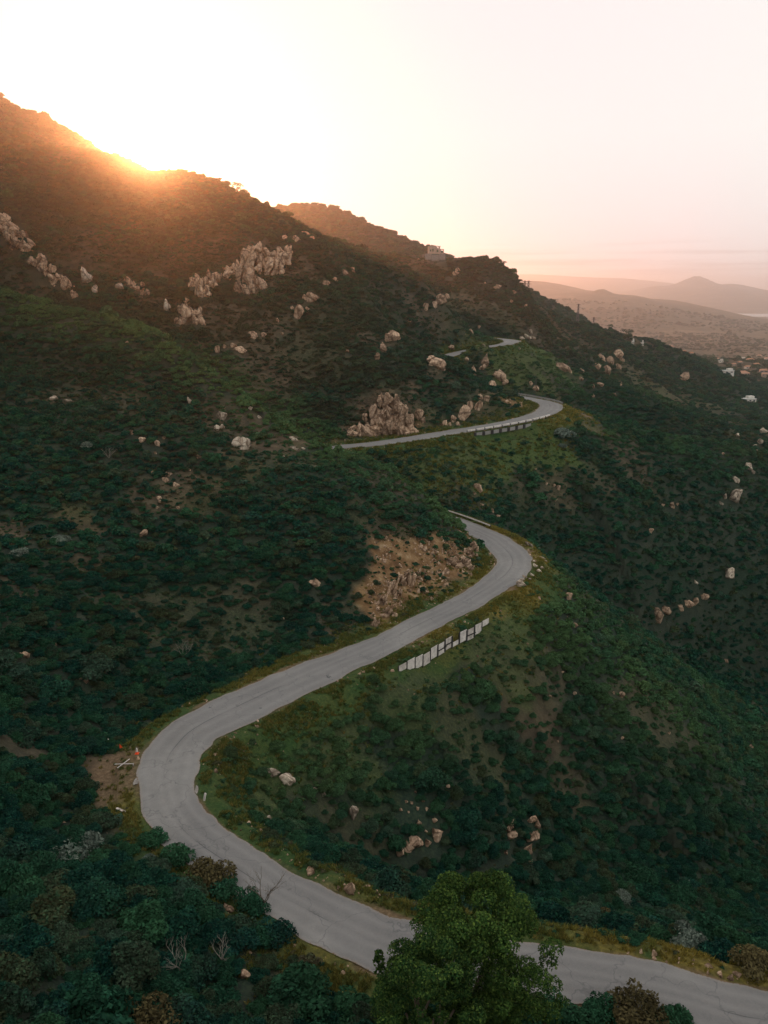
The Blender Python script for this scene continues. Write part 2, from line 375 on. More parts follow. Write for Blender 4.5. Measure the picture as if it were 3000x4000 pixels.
def mat_rock(name, a, b, c_, seed=0):
    t = NT(name)
    tc = t.n('ShaderNodeTexCoord').outputs['Object']
    oi = t.n('ShaderNodeObjectInfo')
    ad = t.n('ShaderNodeVectorMath', operation='ADD'); t.l(t.pos(), ad.inputs[0]); t.l(oi.outputs['Location'], ad.inputs[1])
    v = ad.outputs[0]
    n1 = t.noise(.55, v, 8, .7, .4); n2 = t.noise(3.5, v, 6, .7)
    vo = t.n('ShaderNodeTexVoronoi'); vo.feature = 'DISTANCE_TO_EDGE'; vo.inputs['Scale'].default_value = .5; t.l(v, vo.inputs['Vector'])
    crack = t.ramp(vo.outputs['Distance'], [(0, (.30,.27,.25)), (.07, (1,1,1))])
    v2 = t.n('ShaderNodeTexVoronoi'); v2.feature = 'DISTANCE_TO_EDGE'; v2.inputs['Scale'].default_value = .19; t.l(v, v2.inputs['Vector'])
    crack = t.mix(1.0, crack, t.ramp(v2.outputs['Distance'], [(0, (.22,.19,.17)), (.09, (1,1,1))]), 'MULTIPLY')
    mp = t.n('ShaderNodeMapping'); mp.inputs['Scale'].default_value = (1.0, 1.0, .22); t.l(v, mp.inputs[0])
    stain = t.ramp(t.noise(1.3, mp.outputs[0], 5, .7, .6), [(.36, (.42,.34,.29)), (.56, (1,1,1))])
    crack = t.mix(.8, crack, stain, 'MULTIPLY')
    c = t.ramp(n1, [(.25, a), (.48, b), (.7, c_)])
    c = t.mix(.55, c, t.ramp(n2, [(.25, a), (.6, c_)]))
    c = t.mix(.85, c, crack, 'MULTIPLY')
    hs = t.n('ShaderNodeHueSaturation'); t.l(c, hs.inputs['Color'])
    mr = t.n('ShaderNodeMapRange'); mr.inputs['To Min'].default_value = .72; mr.inputs['To Max'].default_value = 1.2; t.l(oi.outputs['Random'], mr.inputs['Value']); t.l(mr.outputs[0], hs.inputs['Value'])
    t.bump(t.math('ADD', n1, t.math('MULTIPLY', n2, .4)), .8, .5)
    return t.col(hs.outputs[0])
def mat_leaf(name, stops, tip, patch=True, val=(.4, 1.75), tone=(.066,.112,.042)):
    t = NT(name); oi = t.n('ShaderNodeObjectInfo')
    f = t.math('ADD', t.math('MULTIPLY', oi.outputs['Random'], .7), t.math('MULTIPLY', t.noise(.045, t.pos(), 3, .6), .45)) if patch else oi.outputs['Random']
    c = t.ramp(f, stops)
    if patch:
        c = t.mix(t.math('MULTIPLY', t.attr('tone', 'INSTANCER'), .85, clamp=True), c, tone)  # above zero: crest light painted into shrub leaves; gold hue on grass
        c = t.mix(t.math('MULTIPLY', t.attr('tone', 'INSTANCER'), -.75, clamp=True), c, (.040,.028,.017))  # below zero: shade behind the crests painted as brown
    c = t.mix(t.math('MULTIPLY', t.attr('tipness'), .55), c, tip)
    hs = t.n('ShaderNodeHueSaturation'); t.l(c, hs.inputs['Color'])
    mr = t.n('ShaderNodeMapRange'); mr.inputs['To Min'].default_value = val[0]; mr.inputs['To Max'].default_value = val[1]
    t.l(t.attr('shade'), mr.inputs['Value']); t.l(mr.outputs[0], hs.inputs['Value'])
    t.b.inputs['Roughness'].default_value = .8; t.b.inputs['Specular IOR Level'].default_value = .03
    m = t.col(hs.outputs[0])
    # leaves let some light through
    tr = t.n('ShaderNodeBsdfTranslucent'); t.l(hs.outputs[0], tr.inputs['Color'])
    mx = t.n('ShaderNodeMixShader'); mx.inputs[0].default_value = .22
    t.l(t.b.outputs[0], mx.inputs[1]); t.l(tr.outputs[0], mx.inputs[2]); t.l(mx.outputs[0], t.N['Material Output'].inputs['Surface'])
    return m
def mat_plain(name, col, rough=.8, var=.25, scale=1.5, metal=0):
    t = NT(name); n = t.noise(scale, t.n('ShaderNodeTexCoord').outputs['Object'], 5, .6)
    lo = tuple(max(0, x*(1-var)) for x in col); hi = tuple(min(1, x*(1+var)) for x in col)
    t.b.inputs['Roughness'].default_value = rough; t.b.inputs['Metallic'].default_value = metal
    t.bump(n, .3, .03)
    return t.col(t.ramp(n, [(.3, lo), (.7, hi)]))
def mat_road():
    t = NT('worn_asphalt'); P_ = t.pos()
    a = t.attr('across'); s = t.attr('along')
    n1 = t.noise(.12, P_, 5, .6); n2 = t.noise(1.1, P_, 5, .65); n3 = t.noise(14, P_, 3, .8); n4 = t.noise(4.5, P_, 4, .75)
    c = t.ramp(n1, [(.3, (.160,.156,.153)), (.7, (.232,.225,.219))])
    c = t.mix(.55, c, t.ramp(n3, [(.25, (.5,.5,.5)), (.5, (1,1,1)), (.75, (1.5,1.5,1.5))]), 'MULTIPLY')
    c = t.mix(.35, c, t.ramp(n2, [(.3, (.75,.75,.75)), (.7, (1.2,1.19,1.18))]), 'MULTIPLY')
    # polished wheel tracks and an old centre seam
    def band(c0, w, k):
        d = t.math('ABSOLUTE', t.math('SUBTRACT', t.math('ADD', a, t.math('MULTIPLY', t.math('SUBTRACT', t.noise(.15, P_, 3, .6), .5), .12)), c0))
        return t.math('MULTIPLY', t.math('SUBTRACT', 1.0, t.math('DIVIDE', d, w), clamp=True), k, clamp=True)
    big = t.noise(.055, P_, 3, .5)
    c = t.mix(t.ramp(big, [(.42,(0,0,0)),(.50,(.55,.55,.55))]), c, t.ramp(n4, [(.3,(.125,.122,.124)),(.7,(.175,.17,.171))]))
    for c0, w, k in ((-.62, .18, .35), (-.12, .16, .3), (.22, .16, .3), (.7, .16, .3)):
        c = t.mix(band(c0, w, k), c, (.255,.247,.240))
    c = t.mix(t.math('MULTIPLY', band(.10, .022, 1.0), t.ramp(t.noise(.09, P_, 2, .5), [(.48, (0,0,0)), (.56, (1,1,1))])), c, (.07,.07,.075))
    vo = t.n('ShaderNodeTexVoronoi'); vo.feature = 'DISTANCE_TO_EDGE'; vo.inputs['Scale'].default_value = .16; 
    wv = t.n('ShaderNodeVectorMath', operation='ADD'); t.l(P_, wv.inputs[0])
    nz = t.n('ShaderNodeTexNoise'); nz.inputs['Scale'].default_value = .6; t.l(P_, nz.inputs['Vector']); sc_ = t.n('ShaderNodeVectorMath', operation='SCALE'); sc_.inputs['Scale'].default_value = 2.5; t.l(nz.outputs['Color'], sc_.inputs[0]); t.l(sc_.outputs[0], wv.inputs[1]); t.l(wv.outputs[0], vo.inputs['Vector'])
    crack = t.ramp(vo.outputs['Distance'], [(0, (1,1,1)), (.012, (0,0,0))])
    c = t.mix(t.math('MULTIPLY', crack, t.math('MULTIPLY', n2, .9)), c, (.07,.07,.075))
    # tar blots
    c = t.mix(t.ramp(t.noise(.33, P_, 4, .7), [(.69, (0,0,0)), (.705, (1,1,1))]), c, (.06,.062,.068))
    # gritty pale edges with soil creeping in
    ed = t.math('ADD', t.math('ABSOLUTE', a), t.math('MULTIPLY', t.math('SUBTRACT', n4, .5), .22))
    c = t.mix(t.ramp(ed, [(.90, (0,0,0)), (.985, (.8,.8,.8))]), c, (.23,.205,.185))
    c = t.mix(t.ramp(ed, [(.985, (0,0,0)), (1.03, (1,1,1))]), c, (.15,.10,.06))
    t.b.inputs['Roughness'].default_value = .8
    t.bump(n3, .25, .02)
    return t.col(c)
M = dict(ground=mat_ground(), rock=mat_rock('granite', (.20,.12,.075), (.45,.30,.20), (.63,.46,.34)),
    rockpale=mat_rock('pale_granite', (.26,.20,.145), (.50,.40,.31), (.68,.58,.48)),
    leaf=mat_leaf('chaparral_leaf', [(.15,(.004,.024,.023)),(.30,(.006,.034,.028)),(.45,(.012,.048,.029)),(.60,(.024,.068,.032)),(.72,(.009,.042,.036)),(.84,(.044,.046,.022)),(.95,(.040,.074,.055))], (.030,.105,.055)),
    leaftree=mat_leaf('bright_tree_leaf', [(0,(.017,.048,.015)),(1,(.030,.066,.016))], (.14,.19,.035), False, (.3,1.8)),
    leafsilver=mat_leaf('silver_leaf', [(0,(.07,.10,.085)),(1,(.10,.125,.10))], (.25,.28,.23), False),
    leafbrown=mat_leaf('bronze_leaf', [(0,(.060,.050,.024)),(1,(.080,.066,.030))], (.13,.105,.045), False),
    bark=mat_plain('bark', (.13,.10,.075), .9, .4, 4), dead=mat_plain('dead_wood', (.20,.18,.155), .9, .3, 5),
    road=mat_road(), white=mat_plain('weathered_white_paint', (.54,.49,.46), .75, .28, 1.4), board=mat_plain('weathered_board', (.44,.39,.36), .85, .4, 1.6),
    post=mat_plain('creosoted_post', (.035,.033,.034), .8, .3, 3), steel=mat_plain('galvanised_steel', (.13,.12,.12), .7, .2, 4),
    orange=mat_plain('orange_plastic', (.85,.10,.03), .5, .1, 3), stucco=mat_plain('stucco', (.33,.26,.21), .85, .2, .8), whitewall=mat_plain('white_wall', (.58,.54,.49), .8, .08, .6),
    grey=mat_plain('grey_concrete', (.24,.225,.215), .85, .2, .5), tile=mat_plain('roof_tile', (.38,.20,.13), .8, .3, 1.5), greyroof=mat_plain('grey_roof', (.50,.48,.46), .8, .15, 1.0), slab=mat_plain('worn_concrete', (.22,.20,.185), .9, .35, 2.5), glass=mat_plain('dark_window', (.03,.035,.04), .15, .2, 1),
    leaflow=mat_leaf('low_scrub_leaf', [(.1,(.006,.034,.027)),(.35,(.014,.054,.030)),(.62,(.032,.068,.028)),(.74,(.048,.048,.026)),(.85,(.075,.058,.034)),(.95,(.055,.078,.048))], (.06,.11,.05)),
    grass=mat_leaf('verge_grass_blade', [(0,(.022,.060,.018)),(.4,(.044,.082,.020)),(.62,(.10,.105,.026)),(.85,(.19,.14,.036)),(1,(.24,.16,.05))], (.15,.16,.05), True, (.5,1.5), (.26,.185,.035)))
t = NT('sea_water'); t.b.inputs['Roughness'].default_value = .22; t.b.inputs['Specular IOR Level'].default_value = .8; M['sea'] = t.col((.10,.13,.14))

# ---------------------------------------------------------------- ground sheet
BARE = [ # (u, v, radius m, amount, greenness)
 (600,975,10,.85,0.1),(540,1010,8,.8,.0),(460,1055,6,.8,.1),(640,950,7,1,0),(430,1075,5,.8,.2),(175,1115,5,1,.2),(170,1225,5,.7,.2),(15,1150,4,.7,.1),(470,900,6,.5,.1),(500,925,6,.5,0),(560,925,6,.55,0),
 (290,860,7,.5,.1),(130,860,6,.5,.1),(330,1080,5,.6,0),(870,1170,9,.6,0),(900,1230,10,1,0),(830,1290,8,1,.1),(960,1190,6,.9,0),
 (900,990,13,.6,1),(1000,990,13,.65,1),(1080,960,10,.9,1),(1180,930,10,.95,.9),(1260,900,9,1,.35),(1275,915,6,1,.0),(1190,1010,9,.6,.3),(1290,1030,8,.5,.2),(1000,1040,9,.5,.6),(1130,1060,8,.5,.2),
 (1160,1420,8,.5,.2),(1110,1330,8,.7,.9),(1050,1400,8,.55,.8),(920,1450,7,.5,.9),(840,1480,7,.45,.9),(700,1560,8,.45,1),(580,1600,7,.5,1),(500,1640,6,.6,1),(480,1700,5,.6,1),(560,1740,4,.5,1),
 (1140,1540,6,.7,0),(1420,1560,7,.6,0),(1250,1700,5,.5,.2),(1010,1560,6,.6,.3),
 (1150,750,22,.9,.9),(1100,770,20,.7,.9),(600,770,22,.5,.1),(560,800,15,.6,0),(1060,890,10,.9,.1),(1120,870,8,1,.1),(850,920,14,.8,0),(700,660,18,.3,0),
 (1610,790,90,.9,0),(1640,770,120,.9,0),(1560,775,90,.8,0),(1430,850,30,.8,.4),(1380,820,25,.6,.3),(1500,870,25,.6,.5),(1180,690,30,.5,.2),(1010,560,22,1,0),(960,560,25,.9,0),(900,570,20,.7,0),
 (300,1600,4,1,.1),(270,1650,4.5,1,.1),(270,1700,4,1,.2),(285,1740,3,1,.4),(700,2090,3,.8,.4),(660,2080,3,.8,.4),
]
flatT = np.stack([TX, TY], -1)
BR = np.zeros_like(TX); GRN = np.zeros_like(TX)
BPTS = []
for (u, v, rad, amt, g) in BARE:
    h = hit(u, v)
    if h is None: continue
    BPTS.append((h[0], h[1], rad, amt, g))
wob = fbm(TX/7, TY/7, 3, 77)*1.1
for (bx, by, rad, amt, g) in BPTS:
    q = np.hypot((TX-bx), (TY-by))/rad
    m = amt*(1-smooth((q+wob-.55)/.75)); BR = np.maximum(BR, m); GRN = np.where(m > .05, np.maximum(GRN, m*g), GRN)
TH_R = np.hypot(TX, TY)
nb = smooth((fbm(TX/22, TY/22, 4, 61)-.29)/.12)*.45*(TH_R > 90)
nb = nb + smooth((fbm(TX/60, TY/40, 4, 66)-.24)/.15)*.5*(TH_R > 330)
BR = np.clip(np.maximum(BR, nb), 0, 1)
bank = TCUT*smooth((TE-1.8)/1.2)*(1-smooth((TE-14+wob*8)/6))*(TY > 118)
bank = np.maximum(bank*np.where(TY < 210, 1.0, .55)*(TY < 320), 0)
for (u, v, rad) in ((880,1235,7),(930,1205,6),(965,1180,5),(1005,1190,4.5),(830,1300,6),(850,1200,5),(900,1265,5),(985,1225,4),(1015,1165,3.5),(880,928,5),(1112,872,6)):
    h_ = hit(u, v)
    if h_ is not None: q = np.hypot(TX-h_[0], TY-h_[1])/rad; bank = np.maximum(bank, (1-smooth((q+wob*.8-.6)/.6))*(TE > 2.0)*.65)
LIGHT_TONE = np.zeros_like(TX)  # lighter leaf green; on spurs and crests it paints in the light they catch
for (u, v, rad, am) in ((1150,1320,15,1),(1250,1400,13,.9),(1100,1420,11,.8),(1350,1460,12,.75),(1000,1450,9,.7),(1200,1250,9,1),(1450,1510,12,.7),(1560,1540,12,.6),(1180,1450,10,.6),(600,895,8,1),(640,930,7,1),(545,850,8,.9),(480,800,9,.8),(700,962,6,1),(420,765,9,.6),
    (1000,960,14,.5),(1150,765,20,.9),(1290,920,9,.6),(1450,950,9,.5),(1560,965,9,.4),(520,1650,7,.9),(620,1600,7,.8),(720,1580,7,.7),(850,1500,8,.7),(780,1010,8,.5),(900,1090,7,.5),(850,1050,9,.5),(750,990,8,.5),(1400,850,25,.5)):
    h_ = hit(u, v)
    if h_ is not None: LIGHT_TONE = np.maximum(LIGHT_TONE, am*np.exp(-((TX-h_[0])**2+(TY-h_[1])**2)/(rad*1.25)**2))
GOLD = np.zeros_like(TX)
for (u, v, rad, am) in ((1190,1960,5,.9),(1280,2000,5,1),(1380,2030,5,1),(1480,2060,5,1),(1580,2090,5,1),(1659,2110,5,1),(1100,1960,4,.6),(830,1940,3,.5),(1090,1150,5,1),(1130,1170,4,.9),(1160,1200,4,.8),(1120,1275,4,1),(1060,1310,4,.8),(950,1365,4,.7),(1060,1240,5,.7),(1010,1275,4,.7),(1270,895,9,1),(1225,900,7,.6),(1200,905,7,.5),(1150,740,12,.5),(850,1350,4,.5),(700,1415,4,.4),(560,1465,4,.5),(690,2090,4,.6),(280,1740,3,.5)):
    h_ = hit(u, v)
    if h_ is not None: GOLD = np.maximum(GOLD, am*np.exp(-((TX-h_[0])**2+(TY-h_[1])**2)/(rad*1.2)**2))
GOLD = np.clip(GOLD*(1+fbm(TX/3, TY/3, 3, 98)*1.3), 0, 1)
SHADE_TONE = np.zeros_like(TX)  # darker brown leaves painting in shade and reddish glow behind the crests
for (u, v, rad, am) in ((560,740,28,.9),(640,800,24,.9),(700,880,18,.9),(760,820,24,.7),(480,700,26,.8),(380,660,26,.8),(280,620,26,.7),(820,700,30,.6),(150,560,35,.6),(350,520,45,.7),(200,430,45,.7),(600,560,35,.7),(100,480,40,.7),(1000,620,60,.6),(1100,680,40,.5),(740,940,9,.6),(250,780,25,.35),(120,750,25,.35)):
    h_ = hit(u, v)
    if h_ is not None: SHADE_TONE = np.maximum(SHADE_TONE, am*np.exp(-((TX-h_[0])**2+(TY-h_[1])**2)/(rad*1.1)**2))
for q in CREST1+[(630,912,200),(660,930,198),(690,945,196),(720,958,194),(750,972,193),(780,985,193),(815,1003,191),(850,1020,189),(885,1040,187),(920,1060,186),(965,1090,184),(990,1118,183)]:  # rim light along the crest and darkness behind it, both as leaf colour
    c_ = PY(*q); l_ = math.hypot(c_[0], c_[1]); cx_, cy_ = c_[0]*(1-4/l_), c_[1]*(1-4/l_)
    LIGHT_TONE = np.maximum(LIGHT_TONE, 1.15*np.exp(-((TX-cx_)**2+(TY-cy_)**2)/8.5**2))
    bx_, by_ = c_[0]*(1+62/l_), c_[1]*(1+62/l_); SHADE_TONE = np.maximum(SHADE_TONE, .9*np.exp(-((TX-bx_)**2+(TY-by_)**2)/30.0**2)*(q[0] < 640))
LIGHT_TONE = np.clip(LIGHT_TONE*(1+fbm(TX/6, TY/6, 3, 99)*1.2), 0, 1)
LIGHT_TONE = np.where(LIGHT_TONE > .25, LIGHT_TONE, LIGHT_TONE-SHADE_TONE*np.clip(.8+fbm(TX/12, TY/12, 3, 44)*1.6, 0, 1))
verge = (1-smooth((TE-2.4-wob*2.2)/2.2))*(TE > -1)*(1-bank*.8)
side_dn = TS < 0
verge = np.maximum(verge, (1-smooth((TE-4.5-wob*3)/2.5))*side_dn)
verge_wide = (1-smooth((TE-6.5-wob*2)/2))*side_dn*(TY < 80)*(TX > 3)*(TE > 0); verge = np.maximum(verge, verge_wide)
dust = (1-smooth((TE-.1-np.maximum(wob, 0)*1.2)/.4))*(TE > -.5)*np.clip(.35+fbm(TX/9, TY/9, 3, 55)*2.5, 0, 1)
pull = hit(272, 1670)
q = np.sqrt(((TX-pull[0]+1.2)/3.2)**2+((TY-pull[1])/8.5)**2); dust = np.maximum(dust*.9, (1-smooth((q+wob*.5-.6)/.5))*.85)
for (u, v, rx) in ((1105,1272,2.2),(1075,1140,3),(1150,1190,2.5),(1270,900,4)):
    h = hit(u, v); 
    if h is not None:
        q = np.hypot(TX-h[0], TY-h[1])/rx; dust = np.maximum(dust, (1-smooth((q+wob*.8-.5)/.6))*.9)
dust = np.clip(dust, 0, 1); verge = np.clip(verge, 0, 1)
plainm = smooth((TH_R-1250)/500)*smooth((TX-180)/150)
gme = mesh_np('hillside', np.stack([TX, TY, TZ], -1).reshape(-1, 3), quad_grid(nr, na))
for nm, ar in (('bare', BR), ('green', GRN*1.2), ('greenmask', np.clip(GRN*2+.15, 0, 1)), ('bank', bank), ('verge', verge), ('dust', dust), ('gold', GOLD), ('plain', plainm)): fattr(gme, nm, ar)
ground = tag(link('hillside', gme, M['ground']), kind='structure', label='mountainside of soil and dry grass running down to the coastal plain')
# road sheet
hw = RC[:, 3] + fbm(np.arange(len(RC))/2.5, np.zeros(len(RC)), 3, 90)*.35
hwL = hw + fbm(np.arange(len(RC))/3.0, np.ones(len(RC))*3, 3, 91)*.4; hwR = hw + fbm(np.arange(len(RC))/3.0, np.ones(len(RC))*7, 3, 92)*.4
acr = np.linspace(-1, 1, 15)
RX = np.stack([RC[:, 0]+NRM[:, 0]*a*np.where(a > 0, hwL, hwR) for a in acr], 1); RY = np.stack([RC[:, 1]+NRM[:, 1]*a*np.where(a > 0, hwL, hwR) for a in acr], 1)
RZ = np.repeat(RC[:, 2:3], 15, 1)+.03-.05*acr[None]**2
rme = mesh_np('road', np.stack([RX, RY, RZ], -1).reshape(-1, 3), quad_grid(len(RC), 15)[:, ::-1])
fattr(rme, 'across', np.repeat(acr[None], len(RC), 0)); fattr(rme, 'along', np.repeat(np.arange(len(RC))[:, None], 15, 1))
tag(link('road', rme, M['road']), kind='structure', label='narrow winding asphalt mountain road')
# sea
def ring_poly(r0, r1, a0, a1, z, n=40):
    V = []; aa = np.linspace(math.radians(a0), math.radians(a1), n)
    for r in (r0, r1):
        for a in aa: V.append((r*math.sin(a), r*math.cos(a), z))
    return V, quad_grid(2, n)
V, F = ring_poly(8700, 12200, 21.8, 62, -253.5); tag(link('sea', mesh_np('sea', V, F[:, ::-1]), M['sea']), kind='structure', label='pale strip of sea beyond the coastal plain')
# ---------------------------------------------------------------- foliage meshes
def leaf_mesh(name, centres, radii, n_per, size, rs, flat=.75, up=.35, aspect=1.7):
    """leaf-sized faces spread through overlapping clumps"""
    V = []; sh = []; tp = []
    r_ = np.random.default_rng(rs)
    cs = np.asarray(centres, float); zmin = cs[:, 2].min()-max(radii); zmax = cs[:, 2].max()+max(radii)
    pos = []; nor = []; shade = []; tip = []
    for c, rad in zip(cs, radii):
        k = max(4, int(n_per*(rad/np.mean(radii))**2))
        d = r_.normal(size=(k, 3)); d /= np.linalg.norm(d, axis=1)[:, None]
        d[:, 2] = np.where(d[:, 2] < -.35, -d[:, 2], d[:, 2])
        rr = rad*(.62+.43*r_.random(k)**.6)
        p = c+d*rr[:, None]*np.array([1, 1, flat])
        nn = d*.75+r_.normal(size=(k, 3))*.55; nn[:, 2] += up
        nn /= np.linalg.norm(nn, axis=1)[:, None]
        pos.append(p); nor.append(nn); cl = r_.random(); shade.append(.5*cl+.5*r_.random(k)); tip.append(np.clip((rr/rad-.85)*5, 0, 1)*r_.random(k))
    pos = np.vstack(pos); nor = np.vstack(nor); shade = np.concatenate(shade); tip = np.concatenate(tip)
    k = len(pos)
    t1 = np.cross(nor, r_.normal(size=(k, 3))); t1 /= np.linalg.norm(t1, axis=1)[:, None]; t2 = np.cross(nor, t1)
    s = (size*(.6+.8*r_.random(k)))[:, None]
    a = t1*s*aspect*.5; b = t2*s*.5
    V = np.stack([pos-a, pos+b*.9-a*.1, pos+a, pos-b*.9-a*.1], 1).reshape(-1, 3)
    F = np.arange(4*k).reshape(k, 4)
    me = mesh_np(name, V, F, False)
    fattr(me, 'shade', np.repeat(shade, 4)); fattr(me, 'tipness', np.repeat(tip, 4))
    return me
def shrub_centres(rs, n, w=1.0, h=.8, tall=False):
    r_ = np.random.default_rng(rs); cs = []; rad = []
    for i in range(n):
        a = r_.random()*2*PI; q = math.sqrt(r_.random())*(w*.68)
        z = h*(.30+.42*r_.random())*(1-.5*(q/w)**2)*(1.0 if not tall else 1.3)
        cs.append((q*math.cos(a), q*math.sin(a), z)); rad.append(.22+.22*r_.random())
    cs.append((0, 0, h*.45)); rad.append(.5)
    return cs, rad
def twig_tubes(V, F, p0, p1, r0, r1, k=5):
    p0 = np.array(p0, float); p1 = np.array(p1, float); d = p1-p0; d = d/ (np.linalg.norm(d)+1e-9)
    u = np.cross(d, [0.3, .2, 1]); u /= np.linalg.norm(u)+1e-9; w = np.cross(d, u)
    b = len(V)
    for p, r in ((p0, r0), (p1, r1)):
        for i in range(k): V.append(p+(u*math.cos(2*PI*i/k)+w*math.sin(2*PI*i/k))*r)
    for i in range(k): F.append((b+i, b+(i+1) % k, b+k+(i+1) % k, b+k+i))
def branchy(rs, height, n, spread, r0, depth=3, seg=4, k=5):
    """bare limbs from one base, used for trunks and dead shrubs"""
    r_ = random.Random(rs); V = []; F = []; tips = []
    def grow(p, d, L, r, dep):
        q = np.array(p, float); dd = np.array(d, float)
        for s in range(seg):
            dd = dd+np.array([r_.gauss(0, .16), r_.gauss(0, .16), r_.gauss(.03, .08)]); dd /= np.linalg.norm(dd)
            nx = q+dd*L/seg; ra = r*(1-.45*s/seg); rb = r*(1-.45*(s+1)/seg)
            twig_tubes(V, F, q, nx, ra, rb, k); q = nx
            if dep > 0 and s >= seg//2-1 and r_.random() < .75:
                a = r_.random()*2*PI; nd = dd+np.array([math.cos(a), math.sin(a), .25])*spread; nd /= np.linalg.norm(nd)
                grow(q, nd, L*.62, rb*.65, dep-1)
        tips.append(q)
        if dep > 0:
            for _ in range(2):
                a = r_.random()*2*PI; nd = dd+np.array([math.cos(a), math.sin(a), .2])*spread*.8; nd /= np.linalg.norm(nd)
                grow(q, nd, L*.55, r*.5, dep-1)
    for i in range(n):
        a = 2*PI*(i+r_.random()*.6)/n; d = np.array([math.cos(a)*spread*.7, math.sin(a)*spread*.7, 1]) if n > 1 else np.array([.03, .02, 1.0])
        grow((0, 0, 0), d/np.linalg.norm(d), height, r0, depth)
    return np.array(V), F, tips
NEAR = []
for i in range(6):
    cs, rad = shrub_centres(100+i, 13+i, 1.0, [.8,.95,.7,1.05,.85,1.2][i], i == 5)
    me = leaf_mesh('shrub_near', cs, rad, 210, .076, 200+i); me.materials.append(M['leaf']); NEAR.append(me)
MID = []
for i in range(5):
    cs, rad = shrub_centres(300+i, 7+i, 1.0, [.8,1.0,.7,.9,1.15][i])
    me = leaf_mesh('shrub_mid', cs, rad, 42, .19, 400+i, aspect=1.4); me.materials.append(M['leaf']); MID.append(me)
# ---------------------------------------------------------------- scatter
HFX = 829.5/FOC
def inview(x, y, z, m=1.06):
    zc = y*CP-z*SP; yc = y*SP+z*CP
    u = x/zc/HFX; v = yc/zc/(1106/FOC)
    return (zc > 0) & (np.abs(u) < m) & (np.abs(v) < m+.03)
def bilin(A, x, y):
    r = np.hypot(x, y); a = np.arctan2(x, y)
    i = np.clip(np.rint(np.interp(np.log(r), LRG, np.arange(nr))).astype(int), 0, nr-1); j = np.clip(np.rint(np.interp(a, az, np.arange(na))).astype(int), 0, na-1)
    return A[i, j]
pts = []
def scatter(r0, r1, spf, szf, a0=-36, a1=36):
    r = r0
    while r < r1:
        sp = spf(r); n = int(math.radians(a1-a0)*r/sp)
        a = math.radians(a0)+(np.arange(n)+rng.random(n))/n*math.radians(a1-a0)
        rr = r+(rng.random(n)-.5)*sp*1.3
        s = szf(r)*(.5+.85*rng.random(n)**2)*np.where(rng.random(n) < .05, 1.65, 1)
        pts.append(np.stack([rr*np.sin(a), rr*np.cos(a), s, np.full(n, r)], 1)); r += sp*.92
scatter(26, 78, lambda r: 1.75, lambda r: 2.0, -48, 48)
scatter(78, 125, lambda r: 1.25, lambda r: 1.4, -44, 44)
scatter(125, 300, lambda r: 1.2+.25*(r-125)/175, lambda r: 1.25+.25*(r-125)/175)
scatter(300, 700, lambda r: 1.45+1.45*(r-300)/400, lambda r: 1.5+1.1*(r-300)/400, -33, 33)
scatter(700, 1700, lambda r: .0045*r, lambda r: .0038*r, -28, 30)
scatter(1700, 5600, lambda r: .0060*r, lambda r: .0022*r, 7, 33)
MAIN_N = sum(len(q) for q in pts)
LOW = []
for i in range(3):
    cs, rad = shrub_centres(600+i, 4, 1.0, .8); me = leaf_mesh('low_scrub', cs, rad, 22, .30, 640+i, aspect=1.5); me.materials.append(M['leaflow']); LOW.append(me)
S = np.vstack(pts); X_, Y_, SZ, R0 = S.T
Z_ = zq(X_, Y_)
bare = bilin(BR, X_, Y_); eE = bilin(TE, X_, Y_); bnk = bilin(bank, X_, Y_); cutm = bilin(TCUT, X_, Y_); vg = bilin(verge, X_, Y_); du = bilin(dust, X_, Y_); sgn = bilin(TS, X_, Y_)
u01 = rng.random(len(X_))
slp = np.hypot((zq(X_+3, Y_)-zq(X_-3, Y_))/6, (zq(X_, Y_+3)-zq(X_, Y_-3))/6)
dens_ok = rng.random(len(X_)) < np.where(R0 < 78, 1, np.clip(.58+.75*slp, 0, 1))
keep = (u01 > bare*.86) & (eE > 1.2+SZ*.85) & (u01 > bnk*.85) & (u01 > vg*.93) & (du < .35)
keep &= ~((R0 > 1700) & (fbm(X_/260, Y_/160, 3, 71) < -.12))
# a retaining wall needs a clear foot
for (i0, i1, off, hgt) in WALLS:
    iN = bilin(TI, X_, Y_); keep &= ~((iN > i0-4) & (iN < i1+4) & (sgn < 0) & (eE < off+3.8+SZ))
# view lanes where the photograph shows the road open, and no shrub right under the lens
keep &= (np.hypot(X_, Y_) > 30) & dens_ok
vc_ = PY(940, 550, 588); keep &= (np.hypot(X_-vc_[0], Y_-vc_[1]) > 17)
OCC = [] # filled by the rocks: (x, y, radius)
# ---------------------------------------------------------------- rocks
def ico(sub):
    bm = bmesh.new(); bmesh.ops.create_icosphere(bm, subdivisions=sub, radius=1)
    V = np.array([v.co[:] for v in bm.verts]); F = np.array([[v.index for v in f.verts] for f in bm.faces]); bm.free(); return V, F
ICO3 = ico(3); ICO4 = ico(4)
def rock_v(rs, planes=16, sub=3, rough=.05):
    r_ = np.random.default_rng(rs); V, F = (ICO3 if sub == 3 else ICO4); V = V.copy()
    nn = r_.normal(size=(planes, 3)); nn /= np.linalg.norm(nn, axis=1)[:, None]; dd = .34+.40*r_.random(planes)
    k = V@nn.T; q = np.where(k > 1e-3, dd[None]/np.maximum(k, 1e-3), 9).min(1); V = V*np.minimum(q, 1.0)[:, None]
    V = V/np.abs(V).max(0)[None]*.92
    V += V*(fbm(V[:, 0]*2.2+rs, V[:, 1]*2.2+V[:, 2]*2.7, 4, rs % 97, .62)*rough*5)[:, None]
    return V, F
def slope_frame(x, y, s=3.0):
    gx = (zq(x+s, y)-zq(x-s, y))[0]/(2*s); gy = (zq(x, y+s)-zq(x, y-s))[0]/(2*s)
    return gx, gy
